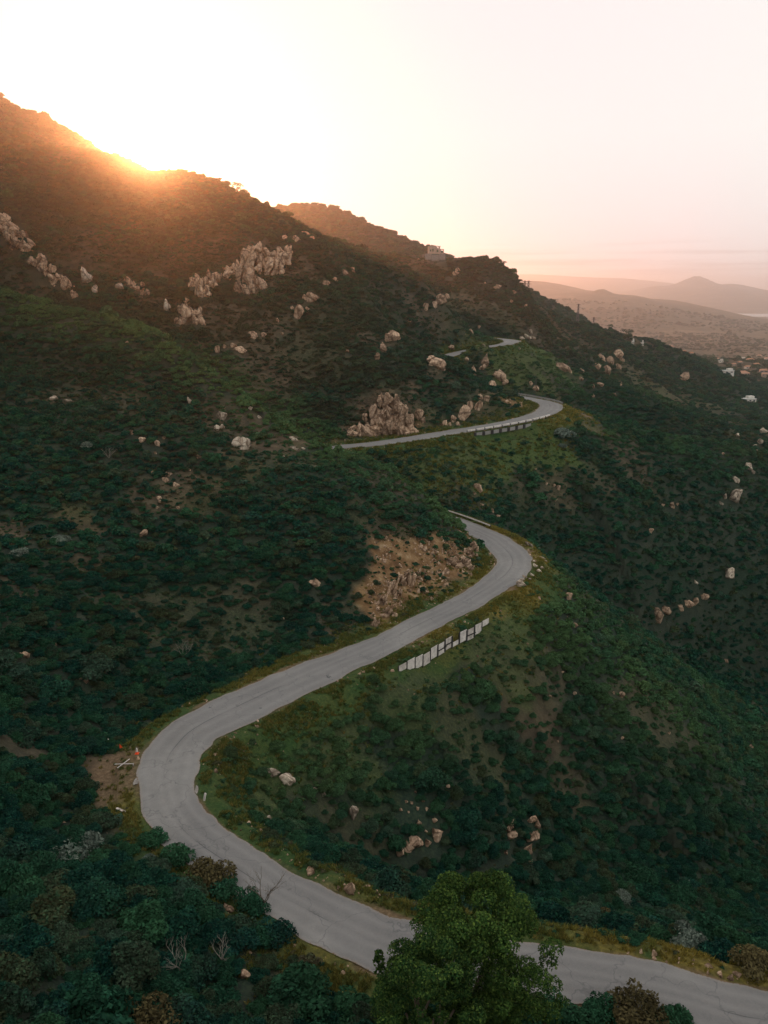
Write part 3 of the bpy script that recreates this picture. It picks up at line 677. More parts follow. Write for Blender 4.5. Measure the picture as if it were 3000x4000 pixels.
ROCKMESH = []
for i in range(12):
    V, F = rock_v(500+i, 9+i % 5, 3); me = mesh_np('boulder', V, F, False); ROCKMESH.append(me); me.materials.append(M['rock'] if i % 3 else M['rockpale'])
RG = { # cluster phrase: list of (u, v, w px, h px)
 'scattered on the brown patch of the left hillside': [(520,955,38,34),(478,895,20,26),(468,922,13,16),(479,920,8,16),(634,947,18,9),(632,965,14,7),(641,970,10,6),(540,880,9,10),(560,900,8,7),(612,985,6,6),(655,968,8,5)],
 'in the shrubs of the left hillside': [(285,933,10,12),(308,948,14,12),(341,955,12,18),(355,945,8,6),(336,977,8,5),(430,985,8,12),(329,1020,6,16),(364,1023,16,11),(358,1034,18,9),(381,1046,12,10),(344,1074,12,10),(346,1081,7,9),(410,1013,6,7),(340,1095,8,5),(385,1095,9,6)],
 'standing alone low on the left hillside': [(309,1150,15,24),(677,1258,28,12),(54,1414,17,15),(118,1391,8,8),(610,1336,9,7),(185,1470,10,9),(175,1465,7,7)],
 'on the upper left hillside under the ridge': [(410,865,9,18),(115,860,17,9),(147,865,14,6),(257,618,16,14),(187,596,22,34),(205,625,10,20),(360,660,16,26),(275,740,7,7)],
 'on the sunward slope below the ridge': [(660,506,20,12),(617,512,14,12),(640,515,14,16),(676,515,14,14),(705,611,18,12),(725,602,14,9),(745,588,12,12),(762,582,14,14),(645,671,20,40),(660,640,12,16),(675,641,24,22),(632,664,10,10),(665,668,10,16),(547,721,24,18),(570,722,11,11),(520,752,28,14),(505,745,12,10),(470,752,13,22),(486,748,8,8),(600,690,7,12),(610,720,6,6)],
 'among shrubs above the middle road': [(845,727,34,28),(828,750,14,24),(815,770,10,20),(942,782,38,20),(930,775,20,16),(952,792,18,16),(975,750,12,14),(1045,777,14,30),(1040,792,10,20),(1077,810,30,20),(1062,832,18,26),(1022,800,12,22),(1090,825,14,16),(1008,775,8,8),(750,758,8,8)],
 'standing at the foot of the slope beside the middle road': [(1002,888,26,44),(1016,872,14,26),(1032,873,16,30),(1038,855,13,13),(1052,858,14,17),(962,912,13,18),(980,903,12,22),(990,914,10,13),(955,917,9,8),(972,915,8,12),(905,890,20,34),(915,905,12,20)],
 'on the mountainside below the villa ridge': [(952,645,26,20),(940,655,14,14),(965,640,12,12),(990,582,12,14),(1077,618,11,9),(1136,660,8,12),(1110,630,12,6),(920,660,15,20),(885,692,9,8),(1017,715,14,14),(1035,705,7,7),(1070,620,8,6),(1105,650,6,8),(905,560,6,5),(985,590,14,8),(1048,610,5,5)],
 'beside the highest bend of the road': [(1140,727,16,8),(1126,730,12,7),(1152,729,10,6),(1145,716,8,10),(1045,745,6,6),(1118,742,7,5),(1122,752,5,6)],
 'on the rocky spur right of the upper bend': [(1320,777,22,26),(1334,764,16,22),(1300,770,26,18),(1310,800,16,26),(1337,790,16,24),(1290,790,14,14),(1345,775,12,14),(1215,792,28,16),(1232,800,12,10),(1255,802,14,12),(1282,832,8,14),(1297,830,14,9),(1282,853,9,10),(1475,812,13,26),(1340,827,12,16),(1157,838,11,14),(1148,826,10,12),(1255,818,10,8),(1328,850,8,8)],
 'on the dark canyon slope below the middle road': [(1032,1050,27,20),(1041,1090,10,8),(1063,1101,12,9),(1076,1114,10,8),(1207,1051,10,14),(1197,1047,7,6),(1181,1044,6,7),(1200,1079,8,5),(1400,1090,6,8),(1432,1090,8,6),(1452,1088,12,16),(1463,1087,6,8),(1405,1143,10,16),(1025,1065,8,6),(1158,1013,6,6),(1562,979,6,6)],
 'on the shaded slope at the right edge': [(1614,1006,16,14),(1590,1037,16,12),(1583,1067,20,36),(1558,1087,10,6),(1649,932,14,16),(1642,954,9,14),(1629,964,8,10),(1636,975,7,7),(1592,939,8,9),(1627,1020,8,8),(1572,1236,20,28),(1503,1257,10,6),(1565,1072,6,14)],
 'in the canyon under the lower spur': [(1424,1322,32,26),(1437,1314,18,20),(1470,1308,16,14),(1486,1302,18,16),(1503,1295,15,26),(1521,1287,16,14),(1569,1425,12,6)],
 'strewn on the slope of the lower spur': [(1227,1284,18,24),(1242,1349,12,12),(1032,1416,6,5),(1342,1496,14,17),(1326,1495,6,9),(1241,1495,8,11),(1189,1502,7,6),(1344,1592,6,10),(1622,1610,10,8),(1445,1582,6,6),(1140,1390,5,5),(1215,1450,4,7),(1165,1290,7,7),(1255,1585,5,5),(1205,1600,5,5),(1135,1625,6,5)],
 'lining the outer edge of the second bend': [(1123,1261,20,18),(1144,1176,20,8),(1160,1183,12,7),(1172,1196,11,8),(1166,1190,9,7),(1157,1222,12,8),(1163,1233,10,8),(1150,1242,12,7),(1170,1226,8,7),(1134,1246,12,6),(1144,1251,8,6),(1172,1205,12,6),(1178,1212,8,6),(1129,1251,9,6),(1153,1212,8,6)],
 'below the near road among dark shrubs': [(587,1665,30,12),(620,1678,30,24),(680,1703,8,7),(699,1713,8,13),(762,1748,18,38),(580,1765,10,12),(592,1772,10,8)],
 'in the gully below the near road': [(904,1776,10,18),(939,1771,13,10),(944,1799,24,32),(896,1816,34,26),(880,1826,22,22),(864,1834,18,34),(924,1819,15,16),(878,1731,8,7),(889,1733,6,6),(865,1748,8,8),(902,1745,7,9),(914,1729,8,7),(922,1746,6,10),(897,1710,6,6),(878,1695,5,6),(968,1697,9,10),(918,1711,6,5),(920,1795,7,5),(882,1753,5,5)],
 'side by side in the gully right of the others': [(1100,1778,13,22),(1104,1801,20,22),(1096,1790,10,14),(1149,1769,20,18),(1160,1780,12,16),(1147,1804,26,34),(1139,1832,16,22),(1079,1831,6,12),(1092,1840,6,10),(1145,1860,8,14),(1300,1832,6,6)],
 'in the near shrubs at the bottom': [(495,1963,22,15),(487,1955,10,8),(527,2103,20,20),(492,2148,9,20),(260,1708,5,4),(137,1775,8,4)],
 'resting in the grass on the inner bank of the second bend': [(865,1300,8,12),(852,1292,7,10),(905,1275,9,14),(893,1252,10,14),(845,1318,8,8),(1012,1215,12,8),(990,1240,8,8),(885,1275,8,10),(1000,1235,7,6),(828,1330,8,10)],
}
# hand-set fractured outcrops: (label, [(u, v, w, h)...])
OUT = [
 ('broken cliff of pale rock slabs above the middle road', [(845,905,60,60),(815,925,50,36),(870,915,34,40),(790,928,40,26),(850,870,26,36),(835,865,22,30),(880,930,30,24),(765,935,24,16),(860,890,30,40),(830,900,30,44),(805,905,26,30)]),
 ('tall rounded cliff of orange granite high under the sunlit ridge', [(545,562,44,42),(556,540,36,28),(530,590,34,44),(555,600,32,50),(500,575,22,30),(520,620,24,30),(485,590,26,36),(566,575,26,46),(610,555,26,36),(600,580,22,34),(625,540,20,22),(540,625,20,26),(590,560,24,40)]),
 ('grooved rock face left of the orange granite cliff', [(432,606,30,24),(450,612,24,34),(462,600,20,30),(440,630,26,26),(418,612,18,16)]),
 ('low shattered outcrop under the grooved rock face', [(415,680,34,34),(400,665,24,26),(430,690,24,22),(390,690,18,20),(405,650,16,16)]),
 ('jagged diagonal rib of rock at the upper left edge', [(10,470,20,36),(22,495,24,36),(40,520,28,40),(60,540,28,34),(82,560,26,28),(104,578,24,30),(126,596,26,26),(146,612,20,30),(160,635,14,22),(50,505,16,22)]),
 ('small crumbling outcrop between the diagonal rib and the low outcrop', [(300,622,22,18),(286,614,18,16),(315,632,18,14),(275,605,14,12)]),
 ('bleached rock knob on the inner bank of the second bend', [(1021,1178,18,26),(1012,1190,14,20),(1024,1196,12,16)]),
 ('cream rock shelf at the nose of the first spur', [(999,1212,30,20),(985,1218,22,18),(1012,1220,18,18),(975,1208,18,16)]),
 ('rock streaked cutting above the road below the spur nose', [(884,1246,20,34),(868,1252,18,30),(843,1268,16,44),(828,1290,14,44),(858,1275,14,22),(900,1238,16,20),(835,1320,12,30),(815,1340,14,22),(806,1345,12,18)]),
]
ORD = ['largest','second largest','third largest','fourth largest','fifth largest','sixth largest','seventh largest','eighth largest','ninth largest','tenth largest','eleventh largest','twelfth largest','thirteenth largest','fourteenth largest','fifteenth largest','sixteenth largest','seventeenth largest','eighteenth largest','nineteenth largest','twentieth largest','smallest']
def place_rock_matrix(u, v, w, h, k, sink=.3, grow=1.0):
    p = hit(u, v+h*.30)
    if p is None: return None
    d = float(np.linalg.norm(p)); W = w/FOC*d*.56*grow; H = h/FOC*d*.56*grow
    gx, gy = slope_frame(p[0], p[1], max(2.5, W)); sl = math.hypot(gx, gy)
    r_ = random.Random(int(u*31+v*17))
    # long axis may run up the slope, as split granite does
    tall = H > W
    sx = W; sz = H if tall else H*1.05; sy = (W+H)/2*.9
    az_ = math.atan2(gy, gx); tilt = math.atan(sl)*(.8 if tall else .35)
    # lean back against the slope
    ax = Vector((-gy, gx, 0)) if sl > 1e-3 else Vector((1, 0, 0))
    Rm = Matrix.Rotation(-tilt, 4, ax.normalized()) @ Matrix.Rotation(r_.uniform(-.35, .35), 4, 'Y') @ Matrix.Rotation(r_.uniform(-.4, .4), 4, 'Z')
    loc = Vector((p[0], p[1], p[2]+sz*(1-2*sink)*.45))
    return Matrix.Translation(loc) @ Rm @ Matrix.Diagonal((sx*1.15, sy*1.15, sz*1.15, 1)), p, max(sx, sy)
n_rock = 0
for phrase, lst in RG.items():
    order = sorted(range(len(lst)), key=lambda i: -lst[i][2]*lst[i][3])
    rank = {i: r for r, i in enumerate(order)}
    for i, (u, v, w, h) in enumerate(lst):
        q = place_rock_matrix(u, v, w, h, i)
        if q is None: continue
        Mx, p, rad = q
        o = bpy.data.objects.new('boulder', ROCKMESH[(n_rock*5+i) % 12]); C.objects.link(o); o.matrix_world = Mx
        wd = ORD[min(rank[i], 20)] if rank[i] < len(lst)-1 else 'smallest'
        shp = 'tall' if h > w*1.35 else ('flat' if w > h*1.5 else 'angular')
        tag(o, ' '.join(('%s %s rock %s' % (wd, shp, phrase)).split()[:16]), 'boulder', 'boulders '+phrase); n_rock += 1
        OCC.append((p[0], p[1], rad, float(np.linalg.norm(p)), v))
for lab, lst in OUT:
    ctr = None; root = None
    for k, (u, v, w, h) in enumerate(lst):
        q = place_rock_matrix(u, v, w, h, k, .42, 1.3 if 'middle road' in lab else 1.12)
        if q is None: continue
        Mx, p, rad = q
        if ctr is None:
            ctr = p.copy(); root = bpy.data.objects.new('rock_outcrop', None); C.objects.link(root); root.location = Vector(ctr); tag(root, lab, 'rock outcrop')
        V = []; F = []; b = 0
        OCC.append((p[0], p[1], rad*1.0, float(np.linalg.norm(p)), v))
        # each mass is split into a few standing slabs
        r_ = random.Random(k*7+int(u))
        for j in range(12):
            rv, rf = rock_v(700+k*13+j+int(u), 8, 3, .07)
            off = Vector((r_.uniform(-.75, .75), r_.uniform(-.35, .35), r_.uniform(-.7, .5)))
            T = Mx @ Matrix.Translation(off) @ Matrix.Rotation(r_.uniform(-.5, .5), 4, 'Y') @ Matrix.Diagonal((r_.uniform(.2, .48), .5, r_.uniform(.45, .8), 1))
            A_ = np.array(T); vv = rv@A_[:3, :3].T+A_[:3, 3]
            V.append(vv); F.append(rf+b); b += len(vv)
        link('rock_mass', mesh_np('rock_mass', np.vstack(V)-ctr, np.vstack(F), False), M['rock'], root)
# shrubs keep off the rocks and out of the line of sight to them
if OCC:
    for (ox, oy, rad, dist, v) in OCC:
        dx = X_-ox; dy = Y_-oy; dl = math.hypot(ox, oy); ux, uy = -ox/dl, -oy/dl
        al = dx*ux+dy*uy; ac = np.abs(dx*uy-dy*ux)
        keep &= ~((al > -rad*.4) & (al < rad*.9+.8+SZ) & (ac < rad*.6+SZ*.25))
X_, Y_, Z_, SZ, R0, bare, eE, sgn = [a[keep] for a in (X_, Y_, Z_, SZ, R0, bare, eE, sgn)]
SZ = np.where((bare > .4) & (R0 < 700), SZ*.8, SZ)
SZ = np.minimum(SZ, np.maximum(.5, (eE-.6)*.9))
# keep the near canopy off the open road: height allowed so that the line of sight to the tarmac stays as in the photograph
NP = len(X_)
vis = inview(X_, Y_, Z_)
dist = np.sqrt(X_**2+Y_**2+Z_**2); ang = np.where(vis, SZ/dist, 0)
cand = np.argsort(-ang)[:1600]; sel = []
for i in cand:
    if ang[i] <= 0: break
    t_ = np.linspace(.15, .985, 90); tz = Z_[i]+SZ[i]*.9
    if (zq(X_[i]*t_, Y_[i]*t_) < tz*t_+.3).all(): sel.append(i)
    if len(sel) >= 285: break
sel = np.array(sel); isel = np.zeros(NP, bool); isel[sel] = True
def region_of(x, y, e, s):
    if y < 95 and e < 9 and s > 0: return 'beside the inner edge of the near road'
    if x < 0 and y < 75: return 'on the dark slope at the bottom left'
    if y < 60: return 'under the green tree at the bottom'
    if s < 0 and y < 175 and x > -20: return 'below the near road in the gully'
    return 'on the left hillside above the first bend'
for i in sel:
    o = bpy.data.objects.new('chaparral_shrub', NEAR[int(rng.integers(6))]); C.objects.link(o)
    s = SZ[i]; o.location = (X_[i], Y_[i], Z_[i]-.12*s); o.rotation_euler = (rng.normal()*.08, rng.normal()*.08, rng.random()*6.28)
    o.scale = (s*rng.uniform(.85, 1.2), s*rng.uniform(.85, 1.2), s*rng.uniform(.8, 1.15))
    o['tone'] = float(bilin(LIGHT_TONE, np.array([X_[i]]), np.array([Y_[i]]))[0])
    rg = region_of(X_[i], Y_[i], eE[i], sgn[i])
    tag(o, 'dense dark evergreen shrub growing '+rg, 'shrub', 'chaparral shrubs '+rg)
def gn_scatter(name, locs, rots, scls, idx, meshes, label, grid=None):
    me = bpy.data.meshes.new(name); me.vertices.add(len(locs)); me.vertices.foreach_set('co', np.asarray(locs, np.float32).ravel())
    for nm, ar in (('rot', rots), ('scl', scls)):
        a = me.attributes.new(nm, 'FLOAT_VECTOR', 'POINT'); a.data.foreach_set('vector', np.asarray(ar, np.float32).ravel())
    tn = bilin(LIGHT_TONE if grid is None else grid, np.asarray(locs)[:, 0], np.asarray(locs)[:, 1]); a = me.attributes.new('tone', 'FLOAT', 'POINT'); a.data.foreach_set('value', tn.astype(np.float32))
    a = me.attributes.new('idx', 'INT', 'POINT'); a.data.foreach_set('value', np.asarray(idx, np.int32))
    o = bpy.data.objects.new(name, me); C.objects.link(o)
    g = bpy.data.node_groups.new(name+'_growth', 'GeometryNodeTree')
    g.interface.new_socket('Geometry', in_out='INPUT', socket_type='NodeSocketGeometry'); g.interface.new_socket('Geometry', in_out='OUTPUT', socket_type='NodeSocketGeometry')
    N = g.nodes; L = g.links; gi = N.new('NodeGroupInput'); go = N.new('NodeGroupOutput')
    jn = N.new('GeometryNodeJoinGeometry'); sub = []
    for m in meshes:
        src = bpy.data.objects.new('plant_form', m); oi = N.new('GeometryNodeObjectInfo'); oi.inputs['Object'].default_value = src; oi.inputs['As Instance'].default_value = False
        gt = N.new('GeometryNodeGeometryToInstance'); L.new(oi.outputs['Geometry'], gt.inputs[0]); sub.append(gt)
    for gt in reversed(sub): L.new(gt.outputs[0], jn.inputs[0])
    ip = N.new('GeometryNodeInstanceOnPoints'); L.new(gi.outputs[0], ip.inputs['Points']); L.new(jn.outputs[0], ip.inputs['Instance']); ip.inputs['Pick Instance'].default_value = True
    def na_(nm, ty):
        x = N.new('GeometryNodeInputNamedAttribute'); x.data_type = ty; x.inputs['Name'].default_value = nm
        return x.outputs['Attribute']
    L.new(na_('idx', 'INT'), ip.inputs['Instance Index'])
    er = N.new('FunctionNodeEulerToRotation'); L.new(na_('rot', 'FLOAT_VECTOR'), er.inputs[0]); L.new(er.outputs[0], ip.inputs['Rotation'])
    L.new(na_('scl', 'FLOAT_VECTOR'), ip.inputs['Scale']); L.new(ip.outputs[0], go.inputs[0])
    md = o.modifiers.new('growth', 'NODES'); md.node_group = g
    return tag(o, label, kind='stuff')
r_ = ~isel
n = int(r_.sum()); s = SZ[r_]
loc = np.stack([X_[r_], Y_[r_], Z_[r_]-.14*s], 1); rot = np.stack([rng.normal(size=n)*.08, rng.normal(size=n)*.08, rng.random(n)*6.28], 1)
scl = np.stack([s*(.85+.35*rng.random(n)), s*(.85+.35*rng.random(n)), s*(.75+.4*rng.random(n))], 1)
idx = np.where(R0[r_] < 150, rng.integers(0, 6, n), 6+rng.integers(0, 5, n))
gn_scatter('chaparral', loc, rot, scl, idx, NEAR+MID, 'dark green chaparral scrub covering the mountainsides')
# knee-high scrub on the open patches
_pts, pts = pts, []
scatter(45, 330, lambda r: .85+.35*(r/330), lambda r: .42, -34, 34); scatter(330, 620, lambda r: 1.3+.9*(r-330)/290, lambda r: .7+.4*(r-330)/290, -30, 30)
Q = np.vstack(pts); lx, ly, ls, lr0 = Q.T; lb = bilin(BR, lx, ly); le = bilin(TE, lx, ly); lk = bilin(bank, lx, ly); ld = bilin(dust, lx, ly)
pr = np.clip(fbm(lx/9, ly/9, 3, 88)*1.6+.62, .12, .95)
kk = ((lb > .12) | (fbm(lx/4, ly/4, 2, 89) > .02)) & (rng.random(len(lx)) < pr*np.where(lk > .3, .45, 1)) & (le > 1.5) & (ld < .3)
lx, ly, ls = lx[kk], ly[kk], ls[kk]; m = len(lx)
gn_scatter('low_scrub', np.stack([lx, ly, zq(lx, ly)-.05], 1), np.stack([rng.normal(size=m)*.1, rng.normal(size=m)*.1, rng.random(m)*6.28], 1), np.stack([ls*1.2, ls*1.2, ls], 1), rng.integers(0, 3, m), LOW, 'knee high olive and brown scrub on the open patches of the slopes')
print('LOW', m)
print('SHRUBS', n, len(sel), 'ROCKS', n_rock)
# ---------------------------------------------------------------- verge grass
def tuft(rs, n=26):
    r_ = np.random.default_rng(rs); V = []; F = []; sh = []; tp = []
    for k in range(n):
        a = r_.random()*6.28; q = r_.random()**.5*.5; b = np.array([q*math.cos(a), q*math.sin(a), 0]); h = .5+.6*r_.random(); ln = r_.normal(size=2)*.3
        a2 = r_.random()*6.28; w = np.array([math.cos(a2), math.sin(a2), 0])*.09
        V += [b-w, b+w, b+np.array([ln[0], ln[1], h])]; F.append((3*k, 3*k+1, 3*k+2)); s_ = r_.random(); sh += [s_]*3; tp += [0, 0, 1]
    me = mesh_np('grass_tuft', V, F, False); fattr(me, 'shade', sh); fattr(me, 'tipness', tp); me.materials.append(M['grass']); return me
TUFT = [tuft(i) for i in range(4)]
gp = []
for side in (-1, 1):
    for k in range(0, len(RC)):
        far_ = math.hypot(RC[k, 0], RC[k, 1]); m_ = 44 if far_ < 200 else 14
        e = .5+rng.gamma(1.6, 1.7 if not (side < 0 and RC[k, 1] < 75) else 2.6, m_); jj = rng.normal(size=m_)*.8
        gp.append(np.stack([RC[k,0]+NRM[k,0]*side*(RC[k,3]+e)+tan_[k,0]*jj, RC[k,1]+NRM[k,1]*side*(RC[k,3]+e)+tan_[k,1]*jj], 1))
for (bx, by, rad, amt, g) in BPTS:
    if g > .3 and by < 330:
        m_ = int(rad*rad*4); a = rng.random(m_)*6.28; q = rad*1.1*np.sqrt(rng.random(m_)); gp.append(np.stack([bx+q*np.cos(a), by+q*np.sin(a)], 1))
gp = np.vstack(gp); gx, gy = gp.T
ge = bilin(TE, gx, gy); gd = bilin(dust, gx, gy); gb = bilin(bank, gx, gy)
gs = bilin(TS, gx, gy); gI = bilin(TI, gx, gy); wl = np.zeros(len(gx), bool)
for (i0, i1, off, hgt) in WALLS: wl |= (gI > i0-2) & (gI < i1+2) & (gs < 0) & (ge > off-.2) & (ge < off+4.5)
k_ = (ge > .45) & ~wl & (rng.random(len(gx)) > gd*.97) & (rng.random(len(gx)) > gb*.7) & (fbm(gx/2.5, gy/2.5, 2, 33) > -.16)
gx, gy = gx[k_], gy[k_]; n = len(gx); sg = (.20+.26*rng.random(n))*np.where(np.hypot(gx, gy) > 180, 1.6, 1.0)
gn_scatter('verge_grass', np.stack([gx, gy, zq(gx, gy)-.03], 1), np.stack([rng.normal(size=n)*.15, rng.normal(size=n)*.15, rng.random(n)*6.28], 1), np.stack([sg*1.3, sg*1.3, sg], 1), rng.integers(0, 4, n), TUFT, 'yellow green grass growing along the road verges', GOLD)
# loose stones along the road edges and under the cut banks
STONE = []
for i in range(4):
    V, F = rock_v(820+i, 8, 3); bmx = mesh_np('loose_stone', V, F, False); bmx.materials.append(M['rock']); STONE.append(bmx)
m_ = 5200; k0 = rng.integers(0, len(RC), m_); sd = rng.choice([-1, 1], m_); ee = .15+rng.gamma(1.3, 1.3, m_)
q1x = RC[k0, 0]+NRM[k0, 0]*sd*(RC[k0, 3]+ee); q1y = RC[k0, 1]+NRM[k0, 1]*sd*(RC[k0, 3]+ee)
bi = np.argwhere((bank > .35) & (TH_R < 340)); pick = bi[rng.integers(0, len(bi), 2600)]; q2x = TX[pick[:, 0], pick[:, 1]]; q2y = TY[pick[:, 0], pick[:, 1]]
qx = np.r_[q1x, q2x]; qy = np.r_[q1y, q2y]; m_ = len(qx)
k_ = (bilin(TE, qx, qy) > .2) & (fbm(qx/5, qy/5, 2, 12) > -.1); qx, qy = qx[k_], qy[k_]; m_ = len(qx)
zs = (.05+.11*rng.random(m_)**2)*np.where(np.arange(m_) > .6*m_, 2.1, 1.0)*np.where(rng.random(m_) < .06, 2.2, 1)
gn_scatter('loose_stones', np.stack([qx, qy, zq(qx, qy)], 1), rng.random((m_, 3))*6.28, np.stack([zs*1.4, zs, zs], 1), rng.integers(0, 4, m_), STONE, 'small loose stones along the road edges and on the cut banks')
print('GRASS', n)
# ---------------------------------------------------------------- trees and single plants
def empty(name, loc, label, cat, group=None, rz=0):
    o = bpy.data.objects.new(name, None); C.objects.link(o); o.location = Vector([float(q) for q in loc]); o.rotation_euler = (0, 0, rz); o.empty_display_size = .5
    return tag(o, label, cat, group)
def tree(name, x, y, H, Wd, rs, mat, label, lobes, leaf=.26, npl=190, base=None, trunk_r=.28, squash=.8):
    z = float(zq(x, y)[0]) if base is None else base
    root = empty(name, (x, y, z-.2), label, 'tree')
    V, F, tips = branchy(rs, H*.36, 3, .28, trunk_r, 1, 4, 6)
    link('trunk', mesh_np('trunk', V, F), M['bark'], root)
    me = leaf_mesh('crown', [l[:3] for l in lobes], [l[3] for l in lobes], npl, leaf, rs+5, flat=squash, up=.45)
    link('crown', me, mat, root); return root
def lobes(rs, H, Wd, n, rmin, rmax, z0=.3, top=1.0, skew=(0, 0)):
    r_ = np.random.default_rng(rs); out = []
    for i in range(n):
        zf = z0+(top-z0)*r_.random()**.8; prof = math.sqrt(max(.05, 1-((zf-.45)/.62)**2)); a = r_.random()*2*PI; q = Wd*.5*prof*(.35+.65*r_.random()**.5)
        out.append((q*math.cos(a)+skew[0]*zf, q*math.sin(a)+skew[1]*zf, H*zf, rmin+(rmax-rmin)*r_.random()))
    return out
tp = PY(1030, 2200, 50.5); HT = float(PY(1014, 1925, 50.5)[2]-zq(tp[0], tp[1])[0]); tree('broadleaf_tree', tp[0], tp[1], HT, 12.0, 31, M['leaftree'], 'tall round broadleaf tree in front of the road, the larger of the two bright trees', lobes(41, HT-.9, 12.4, 175, .45, 1.15, .06)+lobes(45, HT-1.2, 6.0, 45, .6, 1.2, .1), leaf=.125, npl=330)
tp2 = PY(925, 2290, 45.5); HT2 = float(PY(930, 2030, 45.5)[2]-zq(tp2[0], tp2[1])[0]); tree('broadleaf_tree', tp2[0], tp2[1], HT2, 6.5, 33, M['leaftree'], 'smaller bright green tree at the bottom edge, left of the tall one', lobes(43, HT2-.6, 7.0, 120, .4, .9, .06), leaf=.11, npl=280)
# slender leafy stem leaning over the road
p = PY(845, 2200, 50); z = float(zq(p[0], p[1])[0]); rt = empty('sapling', (p[0], p[1], z), 'slender leafy sapling leaning over the road at the left of the bright trees', 'tree')
V, F = [], []; pts_ = [(0, 0, 0), (-.25, .2, 2.6), (-.55, .5, 5.0), (-.95, .9, 7.6)]
for a, b, r0, r1 in zip(pts_, pts_[1:], (.09, .07, .05), (.07, .05, .02)): twig_tubes(V, F, a, b, r0, r1)
link('trunk', mesh_np('trunk', np.array(V), F), M['bark'], rt)
link('crown', leaf_mesh('crown', [(-.2,.2,2.6),(-.4,.35,3.7),(-.5,.5,4.6),(-.65,.6,5.4),(-.75,.75,6.2),(-.9,.85,7.0),(-.95,.9,7.7)], [.5,.45,.5,.5,.5,.45,.35], 120, .17, 91, up=.2), M['leaftree'], rt)
def shrub_at(u, v, wpx, mat, label, name='shrub', cat='shrub', hh=.85, near=True, rs=0, n=15, leaf=.1, npl=120, frac=.35):
    h = hit(u, v+wpx*frac)
    if h is None: return
    d = float(np.linalg.norm(h)); s = wpx/FOC*d*.5
    cs, rad = shrub_centres(900+rs, n, 1.0, hh); me = leaf_mesh(name, cs, rad, npl, leaf, 950+rs); me.materials.append(mat)
    o = bpy.data.objects.new(name, me); C.objects.link(o); o.scale = (s, s, s); o.location = (h[0], h[1], h[2]-.1*s); o.rotation_euler = (0, 0, rs)
    return tag(o, label, cat)
SPEC = [
 (1489,2019,78,'leafsilver','silver grey brush bush beside the yellow verge at the lower right',1.1,.09),
 (1218,925,52,'leafsilver','pale flowering shrub on the slope just below the middle road',.9,.11),
 (1216,958,24,'leafsilver','small pale shrub right under the larger flowering one below the middle road',.8,.14),
 (155,1805,120,'leafsilver','wide pale blossoming shrub among the dark ones left of the near road',.5,.07),
 (320,1850,44,'leafsilver','small pale blossoming clump between the wide pale shrub and the road',.6,.09),
 (455,1868,112,'leafbrown','bronze tinted round shrub overhanging the left edge of the near road',.85,.075),
 (1375,2150,130,'leafbrown','bronze round shrub in front of the road at the bottom right',.9,.07),
 (1215,2165,120,'leaf','dark green shrub right under the tall bright tree',.8,.07),
 (1120,2190,130,'leaf','dark green shrub at the bottom edge in front of the tall bright tree',.8,.07),
 (1300,2165,90,'leaf','dark green shrub between the bright trees and the bronze round shrub',.9,.08),
 (1450,2190,100,'leaf','low dark shrub at the bottom edge right of the bronze round shrub',.8,.08),
 (590,2000,90,'leaf','dark shrub hanging over the left road edge beside the bare branches',.8,.08),
 (545,1935,80,'leaf','dark shrub at the left road edge above the bare branches',.8,.08),
 (520,1990,90,'leaf','second dark shrub in from the road edge near the bare branches',.8,.08),
 (385,1830,80,'leaf','dark shrub touching the road where the bronze shrub begins',.8,.08),
 (330,1795,70,'leaf','uppermost dark shrub covering the left road edge below the pull-out',.8,.08),
 (490,1905,80,'leaf','dark green shrub right behind the bronze round shrub by the road',.9,.08),
 (295,2190,170,'leafbrown','broad olive brown shrub at the bottom left edge',.7,.06),
 (1620,2060,90,'leafbrown','brownish bush behind the yellow verge at the right edge',.8,.08),
 (1550,2040,80,'leaf','dark bush between the silver bush and the brownish bush',.8,.08),
 (1310,1975,70,'leafbrown','dull brown bush above the verge right of the bright trees',.8,.09),
 (1250,1965,60,'leaf','dark bush above the verge touching the tall bright tree',.8,.09),
 (1400,1990,66,'leaf','dark bush left of the silver bush above the verge',.8,.09),
 (1035,1172,24,'leaf','dark conifer like bush at the inner road edge of the second bend',1.7,.12),
 (998,1352,24,'leaf','dark bush growing through the gap of the board wall',1.0,.12),
 (1010,1797,44,'leaf','upright grey green willow like bush in the gully',1.7,.10),
 (1340,1925,60,'leafsilver','pale blossoming shrub on the dark slope at the lower right',.7,.09),
 (1470,1900,34,'leafsilver','small pale blossoming clump above the pale shrub at the lower right',.9,.1),
 (1660,1690,40,'leafsilver','pale flowering clump on the dark slope at the right edge',.8,.1),
 (190,955,34,'leafsilver','greyish pale shrub high on the left hillside',.9,.11),
 (130,1155,44,'leafsilver','greyish pale shrub left of the yellow bare streak',.7,.11),
 (40,1185,44,'leafsilver','greyish pale shrub at the left edge of the hillside',.7,.11),
 (1145,1265,0,'leaf','',.8,.1),
]
for k, (u, v, wpx, mt, lab, hh, lf) in enumerate(SPEC):
    if wpx: shrub_at(u, v, wpx, M[mt], lab, rs=k, hh=hh, leaf=lf)
for k, (u, v, hm_, lab) in enumerate([(572,1965,2.6,'bare dead branches rising in front of the near road'),(395,2120,2.2,'pale bare twigs sticking out of the dark shrubs at the bottom left'),(235,990,2.0,'white leafless shrub on the upper left hillside'),(395,1420,2.2,'grey leafless brush on the dark hillside above the near road'),(480,2090,1.6,'small pale dead twigs near the bottom, left of the bright trees')]):
    h = hit(u, v)
    if h is None: continue
    V, F, _ = branchy(60+k, hm_*.75, 4, .8, .05, 2, 3, 4)
    o = link('dead_shrub', mesh_np('dead_shrub', V, F), M['dead'] if k else M['bark']); o.location = Vector(h)+Vector((0, 0, .8 if k in (0, 1, 4) else 0)); tag(o, lab, 'dead shrub')
